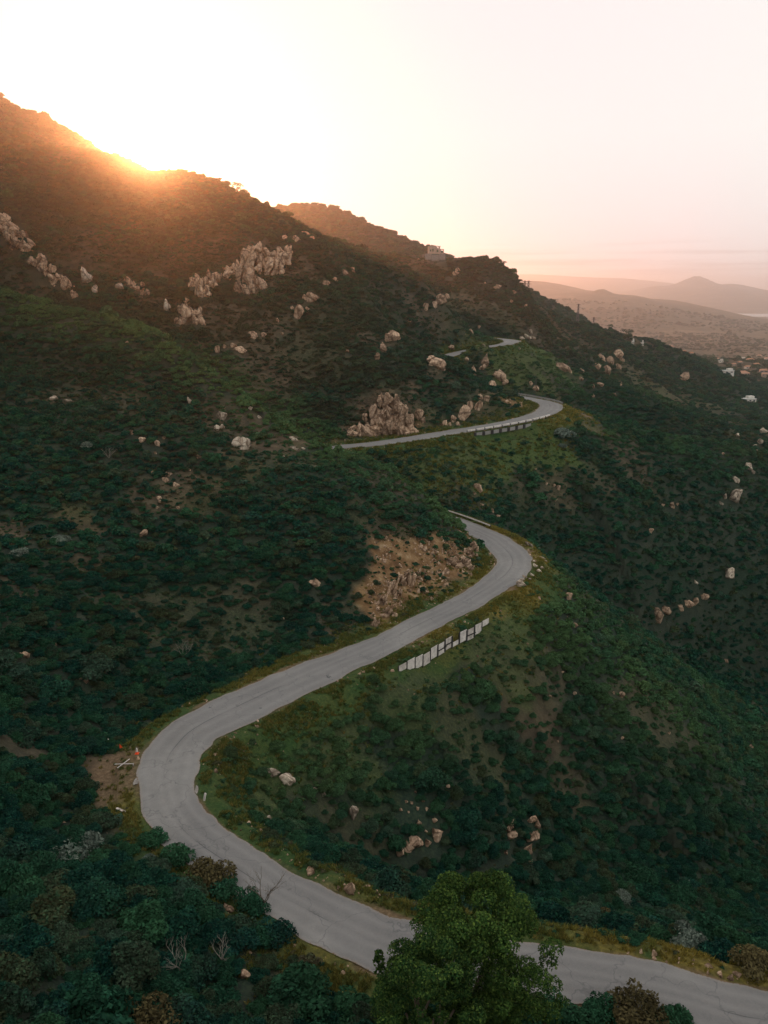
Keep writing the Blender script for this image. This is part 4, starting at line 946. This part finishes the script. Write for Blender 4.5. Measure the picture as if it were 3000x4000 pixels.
# ---------------------------------------------------------------- small solids
def box(V, F, c, s, R=None):
    b = len(V); 
    for dx, dy, dz in ((-1,-1,-1),(1,-1,-1),(1,1,-1),(-1,1,-1),(-1,-1,1),(1,-1,1),(1,1,1),(-1,1,1)):
        v = Vector((dx*s[0]/2, dy*s[1]/2, dz*s[2]/2)); v = (R @ v) if R is not None else v; V.append((v.x+c[0], v.y+c[1], v.z+c[2]))
    for f in ((0,3,2,1),(4,5,6,7),(0,1,5,4),(1,2,6,5),(2,3,7,6),(3,0,4,7)): F.append(tuple(b+i for i in f))
def solid(name, V, F, mat, parent=None, sm=False): return link(name, mesh_np(name, np.array(V), F, sm), mat, parent)
def lathe(name, prof, mat, parent=None, k=14):
    V = []; F = []
    for (r, z) in prof:
        for i in range(k): V.append((r*math.cos(2*PI*i/k), r*math.sin(2*PI*i/k), z))
    for j in range(len(prof)-1):
        for i in range(k): F.append((j*k+i, j*k+(i+1) % k, (j+1)*k+(i+1) % k, (j+1)*k+i))
    return solid(name, V, F, mat, parent, True)
def rpt(i, off, side=-1):
    i = int(np.clip(i, 0, len(RC)-1)); return np.array([RC[i,0]+NRM[i,0]*side*(RC[i,3]+off), RC[i,1]+NRM[i,1]*side*(RC[i,3]+off), RC[i,2]])
def along_pts(i0, i1, off, side, step):
    P_ = np.array([rpt(i, off, side) for i in range(i0, i1+1)]); d = np.r_[0, np.cumsum(np.linalg.norm(np.diff(P_[:, :2], axis=0), axis=1))]
    s = np.arange(0, d[-1], step); return [np.array([np.interp(q, d, P_[:, c]) for c in range(3)]) for q in s]
def panel(name, a, b, z0a, z1a, z0b, z1b, th, mat, parent):
    a = np.array(a[:2]); b = np.array(b[:2]); d = b-a; d /= np.linalg.norm(d); n = np.array([-d[1], d[0]])*th/2
    V = [(*(a-n), z0a), (*(b-n), z0b), (*(b+n), z0b), (*(a+n), z0a), (*(a-n), z1a), (*(b-n), z1b), (*(b+n), z1b), (*(a+n), z1a)]
    F = [(0,3,2,1),(4,5,6,7),(0,1,5,4),(1,2,6,5),(2,3,7,6),(3,0,4,7)]
    return solid(name, [tuple(q) for q in V], F, mat, parent)
# board retaining wall on the slope below the road
i0, i1, off, hgt = WALLS[0]
P_ = along_pts(i0+1, i1-1, off+.75, -1, 2.1); rt = empty('retaining_wall', P_[0], 'long white board retaining wall with dark posts below the road edge', 'retaining wall')
npan = len(P_)-1; o3 = np.array(rt.location)
for k in range(npan):
    a, b = P_[k]-o3, P_[k+1]-o3; t0, t1 = k/npan, (k+1)/npan
    H = lambda t: hgt*min(1, .35+min(t, 1-t)*4.5)
    top = -.06+.12*math.sin(k*2.3)+(-.45 if k in (3, 9) else 0)
    za, zb = a[2]+top, b[2]+top
    V = []; F = []
    nb_ = 5; hh = H((t0+t1)/2)/nb_
    if k == 7: nb_ = 2
    for j in range(nb_):       # the panel's planks lie one over another
        d = (b-a)[:2]; L_ = np.linalg.norm(d); ang_ = math.atan2(d[1], d[0]); c = (a+b)/2
        zc = (za+zb)/2-hh*(j+.5) if k != 7 else (za+zb)/2-hh*(5-j-.5)
        slope_ = math.atan2(zb-za, L_)
        box(V, F, (c[0], c[1], zc), (L_-.02, .07+.012*(j % 2), hh*.965), Matrix.Rotation(ang_, 3, 'Z') @ Matrix.Rotation(-slope_, 3, 'Y'))
    solid('panel', V, F, M['white'] if k % 3 else M['board'], rt)
    V = []; F = []; d = (b-a)[:2]; ang_ = math.atan2(d[1], d[0]); nrm = np.array([d[1], -d[0]])/np.linalg.norm(d)
    wd = .36 if k in (5, 6, 7, 8, 9, 10) else .16
    box(V, F, (a[0]+nrm[0]*.07, a[1]+nrm[1]*.07, za-H(t0)*.5), (wd, .1, H(t0)+.2), Matrix.Rotation(ang_, 3, 'Z')); solid('post', V, F, M['post'], rt)
    if k in (5, 6, 9):
        V = []; F = []; box(V, F, ((a+b)[0]/2+nrm[0]*.18, (a+b)[1]/2+nrm[1]*.18, (za+zb)/2-hgt*.5), (np.linalg.norm(d)+.5, .1, .16), Matrix.Rotation(ang_, 3, 'Z')); solid('waler', V, F, M['post'], rt)
# middle road: crib wall and board rail
i0, i1, off, hgt = WALLS[1]
P_ = along_pts(i0, i1, off+.8, -1, 3.0); rt = empty('retaining_wall', P_[0], 'low grey crib wall with dark post ends under the middle road', 'retaining wall'); o3 = np.array(rt.location)
for k in range(len(P_)-1):
    a, b = P_[k]-o3, P_[k+1]-o3
    panel('panel', a, b, a[2]-hgt, a[2]-.1, b[2]-hgt, b[2]-.1, .1, M['grey'], rt)
    V = []; F = []; d = (b-a)[:2]; ang_ = math.atan2(d[1], d[0]); nrm = np.array([d[1], -d[0]])/np.linalg.norm(d)
    box(V, F, (a[0]+nrm[0]*.25, a[1]+nrm[1]*.25, a[2]-hgt*.5), (.75, .4, hgt+.1), Matrix.Rotation(ang_, 3, 'Z')); solid('post', V, F, M['post'], rt)
def rail(P_, o3, rt, zc, hgt_, gap, th, mat, posts=M['post'], pstep=1, psize=.16, ph=.85):
    for k in range(len(P_)-1):
        a, b = P_[k]-o3, P_[k+1]-o3; d = b-a
        a2, b2 = a+d*gap, b-d*gap
        panel('rail', a2, b2, a2[2]+zc-hgt_/2, a2[2]+zc+hgt_/2, b2[2]+zc-hgt_/2, b2[2]+zc+hgt_/2, th, mat, rt)
        if k % pstep == 0:
            V = []; F = []; ang_ = math.atan2(d[1], d[0]); nn = np.array([d[1], -d[0]])/np.linalg.norm(d[:2])
            box(V, F, (a[0]+nn[0]*.16, a[1]+nn[1]*.16, a[2]+ph/2-.2), (psize, psize, ph+.2), Matrix.Rotation(ang_, 3, 'Z')); solid('post', V, F, posts, rt)
ia, ib = near_i(PZ(1004,932,-42.7)), near_i(PZ(1190,898,-40.2))
P_ = along_pts(ia, ib, .7, -1, 3.1); rt = empty('guardrail', P_[0], 'white board guardrail with gaps between planks along the middle road', 'guardrail')
rail(P_, np.array(rt.location), rt, .62, .42, .09, .5, M['white'])
ia, ib = near_i(PZ(1046,1143,-55.6)), near_i((8,203.5))
P_ = along_pts(ia, ib, .7, -1, 2.4); rt = empty('guardrail', P_[0], 'pale guardrail where the road disappears behind the first spur', 'guardrail')
rail(P_, np.array(rt.location), rt, .62, .3, 0.004, .12, M['white'], ph=.75)
ia = near_i((60.5, 290)); ib = near_i((44, 306))
P_ = along_pts(ia, ib, .8, -1, 2.6); rt = empty('guardrail', P_[0], 'dark weathered guardrail with pale top behind the upper bend', 'guardrail'); o3 = np.array(rt.location)
rail(P_, o3, rt, .38, .6, .004, .14, M['grey'], ph=1.2, psize=.2)
# ---------------------------------------------------------------- pull-out: posts, cone, crossed boards
def gp_(u, v): h = hit(u, v); return Vector((h[0], h[1], float(zq(h[0], h[1])[0])))
def marker(u, v, hgt_, mat, label, tilt=(0, 0), r=.13):
    o = lathe('marker_post', [(0, 0), (r*.9, 0), (r, .04), (r, hgt_-.06), (r*.7, hgt_), (0, hgt_)], mat); o.location = gp_(u, v); o.rotation_euler = (tilt[0], tilt[1], 0); return tag(o, label, 'marker post')
marker(239, 1609, .95, M['white'], 'white marker post tilted at the back of the dirt pull-out', (.1, -.3))
marker(441, 1729, .95, M['white'], 'white marker post on the inside of the first bend', (-.05, .2))
rt = empty('traffic_cone', gp_(296, 1628), 'orange traffic cone with a white collar beside the road edge', 'traffic cone')
lathe('cone_body', [(.17, .04), (.145, .3)], M['orange'], rt); lathe('collar', [(.145, .3), (.11, .62), (.07, .80), (0, .81)], M['white'], rt)
V = []; F = []; box(V, F, (0, 0, .03), (.46, .46, .06)); solid('base', V, F, M['orange'], rt)
rt = empty('warning_flag', gp_(259, 1624), 'small orange warning flag on a dark stake in the pull-out', 'warning flag')
lathe('stake', [(.03, 0), (.03, 1.1), (0, 1.12)], M['post'], rt, 8)
V = [(0,0,1.1),(0,.0,.45),(.36,.05,.62),(.02,.05,1.1),(.02,.05,.45),(.36,.09,.62)]; F = [(0,1,2),(3,5,4)]
fl = link('flag', mesh_np('flag', np.array(V), np.array(F), False), M['orange'], rt)
rt = empty('crossed_boards', gp_(267, 1652), 'two pale boards fixed in a cross lying in the dirt pull-out', 'crossed boards')
for a_, z_ in ((.05, .12), (1.15, .19)):
    V = []; F = []; box(V, F, (0, 0, z_), (2.2, .10, .05), Matrix.Rotation(a_, 3, 'Z')); solid('board', V, F, M['white'], rt)
V = []; F = []; box(V, F, (0, 0, 0), (1.3, .16, .07), Matrix.Rotation(.7, 3, 'Z')); o = solid('plank', V, F, M['board']); o.location = gp_(212, 1617)+Vector((0, 0, .1)); tag(o, 'pale plank lying in the grass below the tilted white post', 'plank')
V = []; F = []; box(V, F, (0, 0, 0), (1.5, .28, .09), Matrix.Rotation(-.5, 3, 'Z')); o = solid('plank', V, F, M['board']); o.location = gp_(262, 1752)+Vector((0, 0, .12)); tag(o, 'pale plank in the grass just below the dirt pull-out', 'plank')
o = lathe('marker_post', [(0, 0), (.08, 0), (.08, .42), (0, .44)], M['board']); o.location = gp_(288, 1655); tag(o, 'short wooden stub beside the crossed boards', 'marker post')
# broken concrete apron pieces at the road edges
def slab(u, v, L_, W_, rz, label):
    r_ = random.Random(int(u)); V = []; n_ = 11; F = []
    for z_ in (0, .13):
        for i in range(n_):
            a_ = 2*PI*i/n_; q = 1+r_.uniform(-.16, .16); V.append((math.cos(a_)*L_/2*q, math.sin(a_)*W_/2*q, z_))
    bm = bmesh.new(); vs_ = [bm.verts.new(q) for q in V]; bm.faces.new(vs_[:n_][::-1]); bm.faces.new(vs_[n_:])
    for i in range(n_): bm.faces.new((vs_[i], vs_[(i+1) % n_], vs_[n_+(i+1) % n_], vs_[n_+i]))
    me = bpy.data.meshes.new('concrete_slab'); bm.to_mesh(me); bm.free(); o = link('concrete_slab', me, M['slab']); o.location = gp_(u, v)+Vector((0, 0, -.07)); o.rotation_euler = (.03, .02, rz); tag(o, label, 'concrete slab')
slab(297, 1686, 1.9, .75, 1.5, 'pale concrete apron piece on the outer road edge beside the pull-out')
slab(425, 1706, 1.7, .4, -1.35, 'narrow concrete gutter piece on the inner edge of the first bend')
# ---------------------------------------------------------------- pylons
def pylon(u, y, vtop, base_drop, Wb, label, dx=0):
    p = PY(u, vtop, y); x = p[0]+dx; zb = float(zq(x, y)[0])-.3; Hh = p[2]-zb
    rt = empty('power_pylon', (x, y, zb), label, 'power pylon', 'power pylons on the far ridge'); V = []; F = []
    wt = Wb*.28; lv = 7; cor = [(-1,-1),(1,-1),(1,1),(-1,1)]
    for i in range(lv):
        t0, t1 = i/lv, (i+1)/lv; w0 = Wb+(wt-Wb)*min(1, t0*1.25); w1 = Wb+(wt-Wb)*min(1, t1*1.25)
        for k in range(4):
            a = cor[k]; b = cor[(k+1) % 4]; A0 = (a[0]*w0/2, a[1]*w0/2, Hh*t0); A1 = (a[0]*w1/2, a[1]*w1/2, Hh*t1); B0 = (b[0]*w0/2, b[1]*w0/2, Hh*t0); B1 = (b[0]*w1/2, b[1]*w1/2, Hh*t1)
            twig_tubes(V, F, A0, A1, .26, .26, 4); twig_tubes(V, F, A0, B1, .15, .15, 4); twig_tubes(V, F, B0, A1, .15, .15, 4)
    solid('lattice', V, F, M['steel'], rt)
    for zf in (.86, .96):
        V = []; F = []
        for s_ in (-1, 1): twig_tubes(V, F, (0, 0, Hh*zf+.3), (s_*Wb*.75, 0, Hh*zf), .28, .12, 4)
        solid('crossarm', V, F, M['steel'], rt)
pylon(1134, 900, 606, 0, 4.5, 'left one of the twin power pylons rising behind the ridge below the villa')
pylon(1142, 905, 606, 0, 4.5, 'right one of the twin power pylons rising behind the ridge below the villa')
pylon(1250, 960, 656, 0, 4.0, 'lone power pylon in the middle of the descending ridge line')
pylon(1283, 1150, 685, 0, 4.0, 'lowest and farthest power pylon on the descending ridge line')
# ---------------------------------------------------------------- ruined villa
def wall_plate(name, outline, holes, th, mat, parent, loc, rz):
    cu = bpy.data.curves.new(name, 'CURVE'); cu.dimensions = '2D'; cu.fill_mode = 'BOTH'; cu.extrude = th/2
    for poly in [outline]+holes:
        sp_ = cu.splines.new('POLY'); sp_.points.add(len(poly)-1); sp_.use_cyclic_u = True
        for q, (a_, b_) in zip(sp_.points, poly): q.co = (a_, b_, 0, 1)
    tmp = bpy.data.objects.new('tmp', cu); me = bpy.data.meshes.new_from_object(tmp); bpy.data.objects.remove(tmp); me.name = name
    o = link(name, me, None, parent); me.materials.clear(); me.materials.append(mat); o.rotation_euler = (PI/2, 0, rz); o.location = loc; return o
def arch(cx, z0, w_, h_, n_=9):
    pts2 = [(cx-w_/2, z0), (cx+w_/2, z0)]
    for i in range(n_+1):
        a_ = PI*i/n_; pts2.append((cx+w_/2*math.cos(a_), z0+h_-w_/2+w_/2*math.sin(a_)))
    return pts2
def rect(x0, z0, x1, z1): return [(x0, z0), (x1, z0), (x1, z1), (x0, z1)]
vp = PY(925, 549, 588); k_ = 588/FOC*1.02
vr = empty('ruined_villa', (vp[0], vp[1], vp[2]+.2), 'roofless villa ruin with arched openings on top of the ridge', 'ruin')
Wm, Hm = 24*k_, 13.5*k_+.6
wall_plate('front_wall', rect(0, 0, Wm, Hm-.4), [rect(1.2, 1.6, 2.0, 2.9), arch(3.2, 1.5, 1.0, 1.9), arch(6.3, 1.1, 1.2, 1.9), arch(6.3, 3.5, 1.2, 1.8)], .5, M['stucco'], vr, (0, 0, 0), 0)
wall_plate('side_wall', rect(0, 0, 6.5, Hm-.5), [arch(3.2, 1.1, 1.4, 2.2)], .5, M['stucco'], vr, (.25, .25, 0), PI/2)
wall_plate('side_wall', rect(0, 0, 6.5, Hm-.6), [arch(3.2, 1.1, 1.4, 2.2)], .5, M['stucco'], vr, (Wm-.25, .25, 0), PI/2)
wall_plate('arcade', rect(0, 0, 7.5*k_, 7.6*k_+.6), [arch(3.7*k_, .7, 4.3*k_, 6.0*k_)], .5, M['stucco'], vr, (Wm+.02, 0, 0), 0)
V = []; F = []; box(V, F, (Wm/2, .1, Hm-.25), (Wm+.7, .9, .28)); solid('cornice', V, F, M['stucco'], vr)
for j, (u0, u1, v0, v1, nm) in enumerate([(918,932,549,560,'left pale section of the terrace wall below the villa ruin'),(932,948,551,562,'middle section of the terrace wall below the villa ruin'),(948,962,550,560,'right section of the terrace wall below the villa ruin')]):
    a = PY(u0, v0, 581-j); b = PY(u1, v0, 580-j); bt = PY(u0, v1+1, 579-j); Hh = a[2]-bt[2]
    V = []; F = []; L_ = b[0]-a[0]; box(V, F, (0, 0, 0), (L_-.1, .7, Hh)); box(V, F, (0, -.05, Hh/2+.12), (L_+.1, .9, .24))
    for q in range(3): box(V, F, (-L_/2+L_*(q+.5)/3, -.45, -.2), (.5, .35, Hh*.9))
    o = solid('terrace_wall', V, F, M['slab']); o.location = ((a[0]+b[0])/2, 579-j, a[2]-Hh/2); tag(o, nm, 'terrace wall')
# ---------------------------------------------------------------- houses
def house(u, v, wpx, y=None, flat=False, mat=M['whitewall'], roof=M['tile'], rz=0.0, label='', st=1, group='houses of the town at the foot of the mountain'):
    h = hit(u, v, 300, 6000)
    if h is None: return
    d = float(np.linalg.norm(h)); W_ = wpx/FOC*d; D_ = W_*.62; Hh = min(3.0*st, W_*.5+1.2)
    rt = empty('house', (h[0], h[1], float(zq(h[0], h[1])[0])-1.2), label, 'house', group, rz); Hh += 1.2
    V = []; F = []; box(V, F, (0, 0, Hh/2), (W_, D_, Hh)); solid('wall', V, F, mat, rt)
    if flat:
        V = []; F = []; box(V, F, (0, 0, Hh+.15), (W_+.9, D_+.9, .3)); solid('roof', V, F, M['greyroof'], rt)
        V = []; F = []; box(V, F, (W_*.2, D_*.1, Hh+1.3), (W_*.5, D_*.6, 2.1)); solid('upper_storey', V, F, mat, rt)
    else:
        e_ = .5; rr = W_*.14+.8; x0, x1, y0, y1 = -W_/2-e_, W_/2+e_, -D_/2-e_, D_/2+e_
        V = [(x0,y0,Hh),(x1,y0,Hh),(x1,y1,Hh),(x0,y1,Hh),(x0+D_*.35,0,Hh+rr),(x1-D_*.35,0,Hh+rr)]
        bm = bmesh.new(); vs_ = [bm.verts.new(q) for q in V]
        for f in ((0,3,2,1),(0,1,5,4),(1,2,5),(2,3,4,5),(3,0,4)): bm.faces.new([vs_[i] for i in f])
        me = bpy.data.meshes.new('roof'); bm.to_mesh(me); bm.free(); link('roof', me, roof, rt)
    nw = max(2, min(4, int(W_/4)))
    for i in range(nw):
        V = []; F = []; box(V, F, (-W_/2+W_*(i+.5)/nw, -D_/2-.02, Hh-1.5), (W_/nw*.45, .08, 1.2)); solid('window', V, F, M['glass'], rt)
HS = [(1615,868,26,True,M['whitewall'],.2,'white modern house alone on the near green slope at the right',1),
 (1571,812,20,True,M['whitewall'],.1,'white block house with a dark window at the edge of the town',2),
 (1602,810,26,False,M['stucco'],.35,'long beige house right of the white block house',1),
 (1652,816,12,False,M['stucco'],-.3,'narrow pale house at the right edge of the town',2),
 (1549,778,7,False,M['whitewall'],.5,'tiny white gabled house behind the dark wooded hump',1),
 (1557,782,9,True,M['whitewall'],.2,'tiny flat white house just right of the gabled one',1),
 (1603,776,13,True,M['whitewall'],.0,'flat white building at the back row of the town',1),
 (1620,780,13,False,M['stucco'],.1,'low beige building right of the flat white one in the back row',1),
 (1598,786,9,False,M['grey'],.4,'small grey house in the middle of the town',1),
 (1615,796,12,False,M['whitewall'],.15,'white house between the long beige house and the back row',1),
 (1649,804,14,False,M['grey'],-.2,'grey roofed house near the right edge of the town',1),
 (1657,776,9,False,M['whitewall'],0,'pale building in the back row at the right edge',1),
 (1367,742,4.5,True,M['whitewall'],.1,'left one of the white houses on the far ridge crest',1),
 (1387,746,5,True,M['whitewall'],.0,'right one of the white houses on the far ridge crest',1),
 (1450,750,10,False,M['stucco'],.1,'low pale house on the ridge just below the oak',1),
 (1493,768,8,False,M['stucco'],.4,'small beige house on the bright slope left of the town',1),
 (1478,765,6,False,M['whitewall'],.2,'tiny white house left of the small beige one',1),
 (1634,790,10,False,M['stucco'],.2,'beige house behind the grey roofed one',1),
 (1640,770,9,False,M['whitewall'],.2,'white house in the trees of the back row',1),
 (1585,790,8,False,M['stucco'],.2,'small beige house left of the grey one in the town',1)]
for (u, v, wpx, fl_, mt, rz, lab, st) in HS: house(u, v, wpx, flat=fl_, mat=mt, rz=rz, label=lab, st=st)
# ridge trees against the sky
for (u, v, y, Hh, Wd, lab) in [(1352,718,875,9,17,'broad dark oak standing on the far ridge line'),(1318,716,840,6,7,'small tree left of the broad oak on the far ridge line'),(512,404,433,5,6,'round bush tree standing out on the sunlit ridge line'),(1085,577,571,4,6,'rounded bush at the end of the villa ridge')]:
    p = PY(u, v, y); tree('oak_tree', p[0], p[1], Hh, Wd, int(u), M['leaf'], lab, lobes(int(u), Hh, Wd, 16, Hh*.16, Hh*.26, .35), leaf=Hh*.05, npl=60, trunk_r=.2)
# ---------------------------------------------------------------- air, sky, sun, camera
SUN_AZ, SUN_EL = math.radians(-15.2), math.radians(9.0)
hz = bmesh.new(); bmesh.ops.create_cube(hz, size=1)
bmesh.ops.scale(hz, vec=(64000, 48000, 700), verts=hz.verts); bmesh.ops.translate(hz, vec=(0, 22500, 40), verts=hz.verts)
me = bpy.data.meshes.new('haze'); hz.to_mesh(me); hz.free()
hm = bpy.data.materials.new('haze_air'); hm.use_nodes = True; nt = hm.node_tree
nt.nodes.remove(nt.nodes['Principled BSDF']); pv = nt.nodes.new('ShaderNodeVolumePrincipled')
pv.inputs['Color'].default_value = (.84,.92,1,1); pv.inputs['Density'].default_value = HAZE; pv.inputs['Anisotropy'].default_value = .83
# second haze volume, added to scatter sharply forward as glare round the sun
pw_ = nt.nodes.new('ShaderNodeVolumePrincipled'); pw_.inputs['Color'].default_value = (.95,.93,.9,1); pw_.inputs['Density'].default_value = HAZE*.45; pw_.inputs['Anisotropy'].default_value = .972
ash = nt.nodes.new('ShaderNodeAddShader'); nt.links.new(pv.outputs[0], ash.inputs[0]); nt.links.new(pw_.outputs[0], ash.inputs[1])
nt.links.new(ash.outputs[0], nt.nodes['Material Output'].inputs['Volume'])
hme = link('haze', me, hm); tag(hme, kind='stuff', label='warm evening haze filling the valley air')
w = bpy.data.worlds.new('World'); sc.world = w; w.use_nodes = True; N = w.node_tree.nodes; L = w.node_tree.links; bg = N['Background']
sk = N.new('ShaderNodeTexSky'); sk.sky_type = 'NISHITA'; sk.sun_disc = False; sk.sun_elevation = SUN_EL; sk.sun_rotation = SUN_AZ; sk.air_density = 1.2; sk.dust_density = 3.5; sk.ozone_density = .6; sk.altitude = 300
# thin high cloud veils the blue: the sky colour is mixed towards the cream of the cloud sheet
mx = N.new('ShaderNodeMix'); mx.data_type = 'RGBA'; mx.inputs[0].default_value = .97
L.new(sk.outputs[0], mx.inputs[6]); 
geo = N.new('ShaderNodeTexCoord'); sp = N.new('ShaderNodeSeparateXYZ'); L.new(geo.outputs['Generated'], sp.inputs[0])
rp = N.new('ShaderNodeValToRGB'); cr = rp.color_ramp
for e, (p, c) in zip([cr.elements[0], cr.elements[1]]+[cr.elements.new(.5) for _ in range(3)], SKYSTOPS): e.position = p; e.color = (*c, 1)
L.new(sp.outputs['Z'], rp.inputs['Fac'])
vs = N.new('ShaderNodeVectorMath'); vs.operation = 'SCALE'; vs.inputs['Scale'].default_value = SKYGAIN; L.new(rp.outputs[0], vs.inputs[0])
# takes green and blue out of the sky towards the sun
dt = N.new('ShaderNodeVectorMath'); dt.operation = 'DOT_PRODUCT'; dt.inputs[1].default_value = (math.sin(SUN_AZ)*math.cos(SUN_EL), math.cos(SUN_AZ)*math.cos(SUN_EL), math.sin(SUN_EL)); L.new(geo.outputs['Generated'], dt.inputs[0])
pw = N.new('ShaderNodeMath'); pw.operation = 'MAXIMUM'; pw.inputs[1].default_value = 0; L.new(dt.outputs['Value'], pw.inputs[0])
p2 = N.new('ShaderNodeMath'); p2.operation = 'POWER'; p2.inputs[1].default_value = 5; L.new(pw.outputs[0], p2.inputs[0])
ga = N.new('ShaderNodeVectorMath'); ga.operation = 'SCALE'; ga.inputs[0].default_value = (0, -2.2, -1.0); L.new(p2.outputs[0], ga.inputs['Scale'])
ad = N.new('ShaderNodeVectorMath'); ad.operation = 'ADD'; L.new(vs.outputs[0], ad.inputs[0]); L.new(ga.outputs[0], ad.inputs[1]); L.new(ad.outputs[0], mx.inputs[7])
# low cloud streaks over the sea
mp = N.new('ShaderNodeMapping'); mp.inputs['Scale'].default_value = (4, 4, 90); L.new(geo.outputs['Generated'], mp.inputs[0])
nz = N.new('ShaderNodeTexNoise'); nz.inputs['Scale'].default_value = 1.3; nz.inputs['Detail'].default_value = 5; L.new(mp.outputs[0], nz.inputs['Vector'])
cl = N.new('ShaderNodeValToRGB'); cl.color_ramp.elements[0].position = .46; cl.color_ramp.elements[0].color = (1,1,1,1); cl.color_ramp.elements[1].position = .62; cl.color_ramp.elements[1].color = (.74,.66,.63,1); L.new(nz.outputs['Fac'], cl.inputs['Fac'])
bd = N.new('ShaderNodeValToRGB'); b_ = bd.color_ramp; b_.elements[0].position = .0; b_.elements[0].color = (0,0,0,1); b_.elements[1].position = .055; b_.elements[1].color = (0,0,0,1)
e_ = b_.elements.new(.012); e_.color = (1,1,1,1); e_ = b_.elements.new(.034); e_.color = (.8,.8,.8,1); L.new(sp.outputs['Z'], bd.inputs['Fac'])
mc = N.new('ShaderNodeMix'); mc.data_type = 'RGBA'; mc.blend_type = 'MULTIPLY'; L.new(bd.outputs[0], mc.inputs[0]); L.new(mx.outputs[2], mc.inputs[6]); L.new(cl.outputs[0], mc.inputs[7])
L.new(mc.outputs[2], bg.inputs['Color']); bg.inputs['Strength'].default_value = .10
sl = bpy.data.lights.new('sun', 'SUN'); sl.energy = SUNE; sl.angle = math.radians(.55); sl.color = SUNC
so = bpy.data.objects.new('sun', sl); C.objects.link(so)
d = Vector((math.sin(SUN_AZ)*math.cos(SUN_EL), math.cos(SUN_AZ)*math.cos(SUN_EL), math.sin(SUN_EL))); so.rotation_euler = d.to_track_quat('Z', 'Y').to_euler()
so.location = (0, 0, 150)
cam = bpy.data.cameras.new('camera'); co = bpy.data.objects.new('camera', cam); C.objects.link(co); sc.camera = co
co.rotation_euler = (PI/2-PITCH, 0, 0); cam.sensor_fit = 'VERTICAL'; cam.angle = 2*math.atan(1106/FOC); cam.clip_start = .5; cam.clip_end = 120000
sc.view_settings.view_transform = 'Standard'; sc.view_settings.look = 'None'; sc.view_settings.exposure = EXPO; sc.view_settings.gamma = 1
sc.render.engine = 'CYCLES'; sc.cycles.use_denoising = True; sc.cycles.max_bounces = 5; sc.cycles.diffuse_bounces = 2; sc.cycles.glossy_bounces = 2; sc.cycles.transmission_bounces = 2; sc.cycles.volume_bounces = 1
sc.cycles.transparent_max_bounces = 6; sc.cycles.use_adaptive_sampling = True; sc.cycles.adaptive_threshold = .02
sc.cycles.sample_clamp_indirect = 4
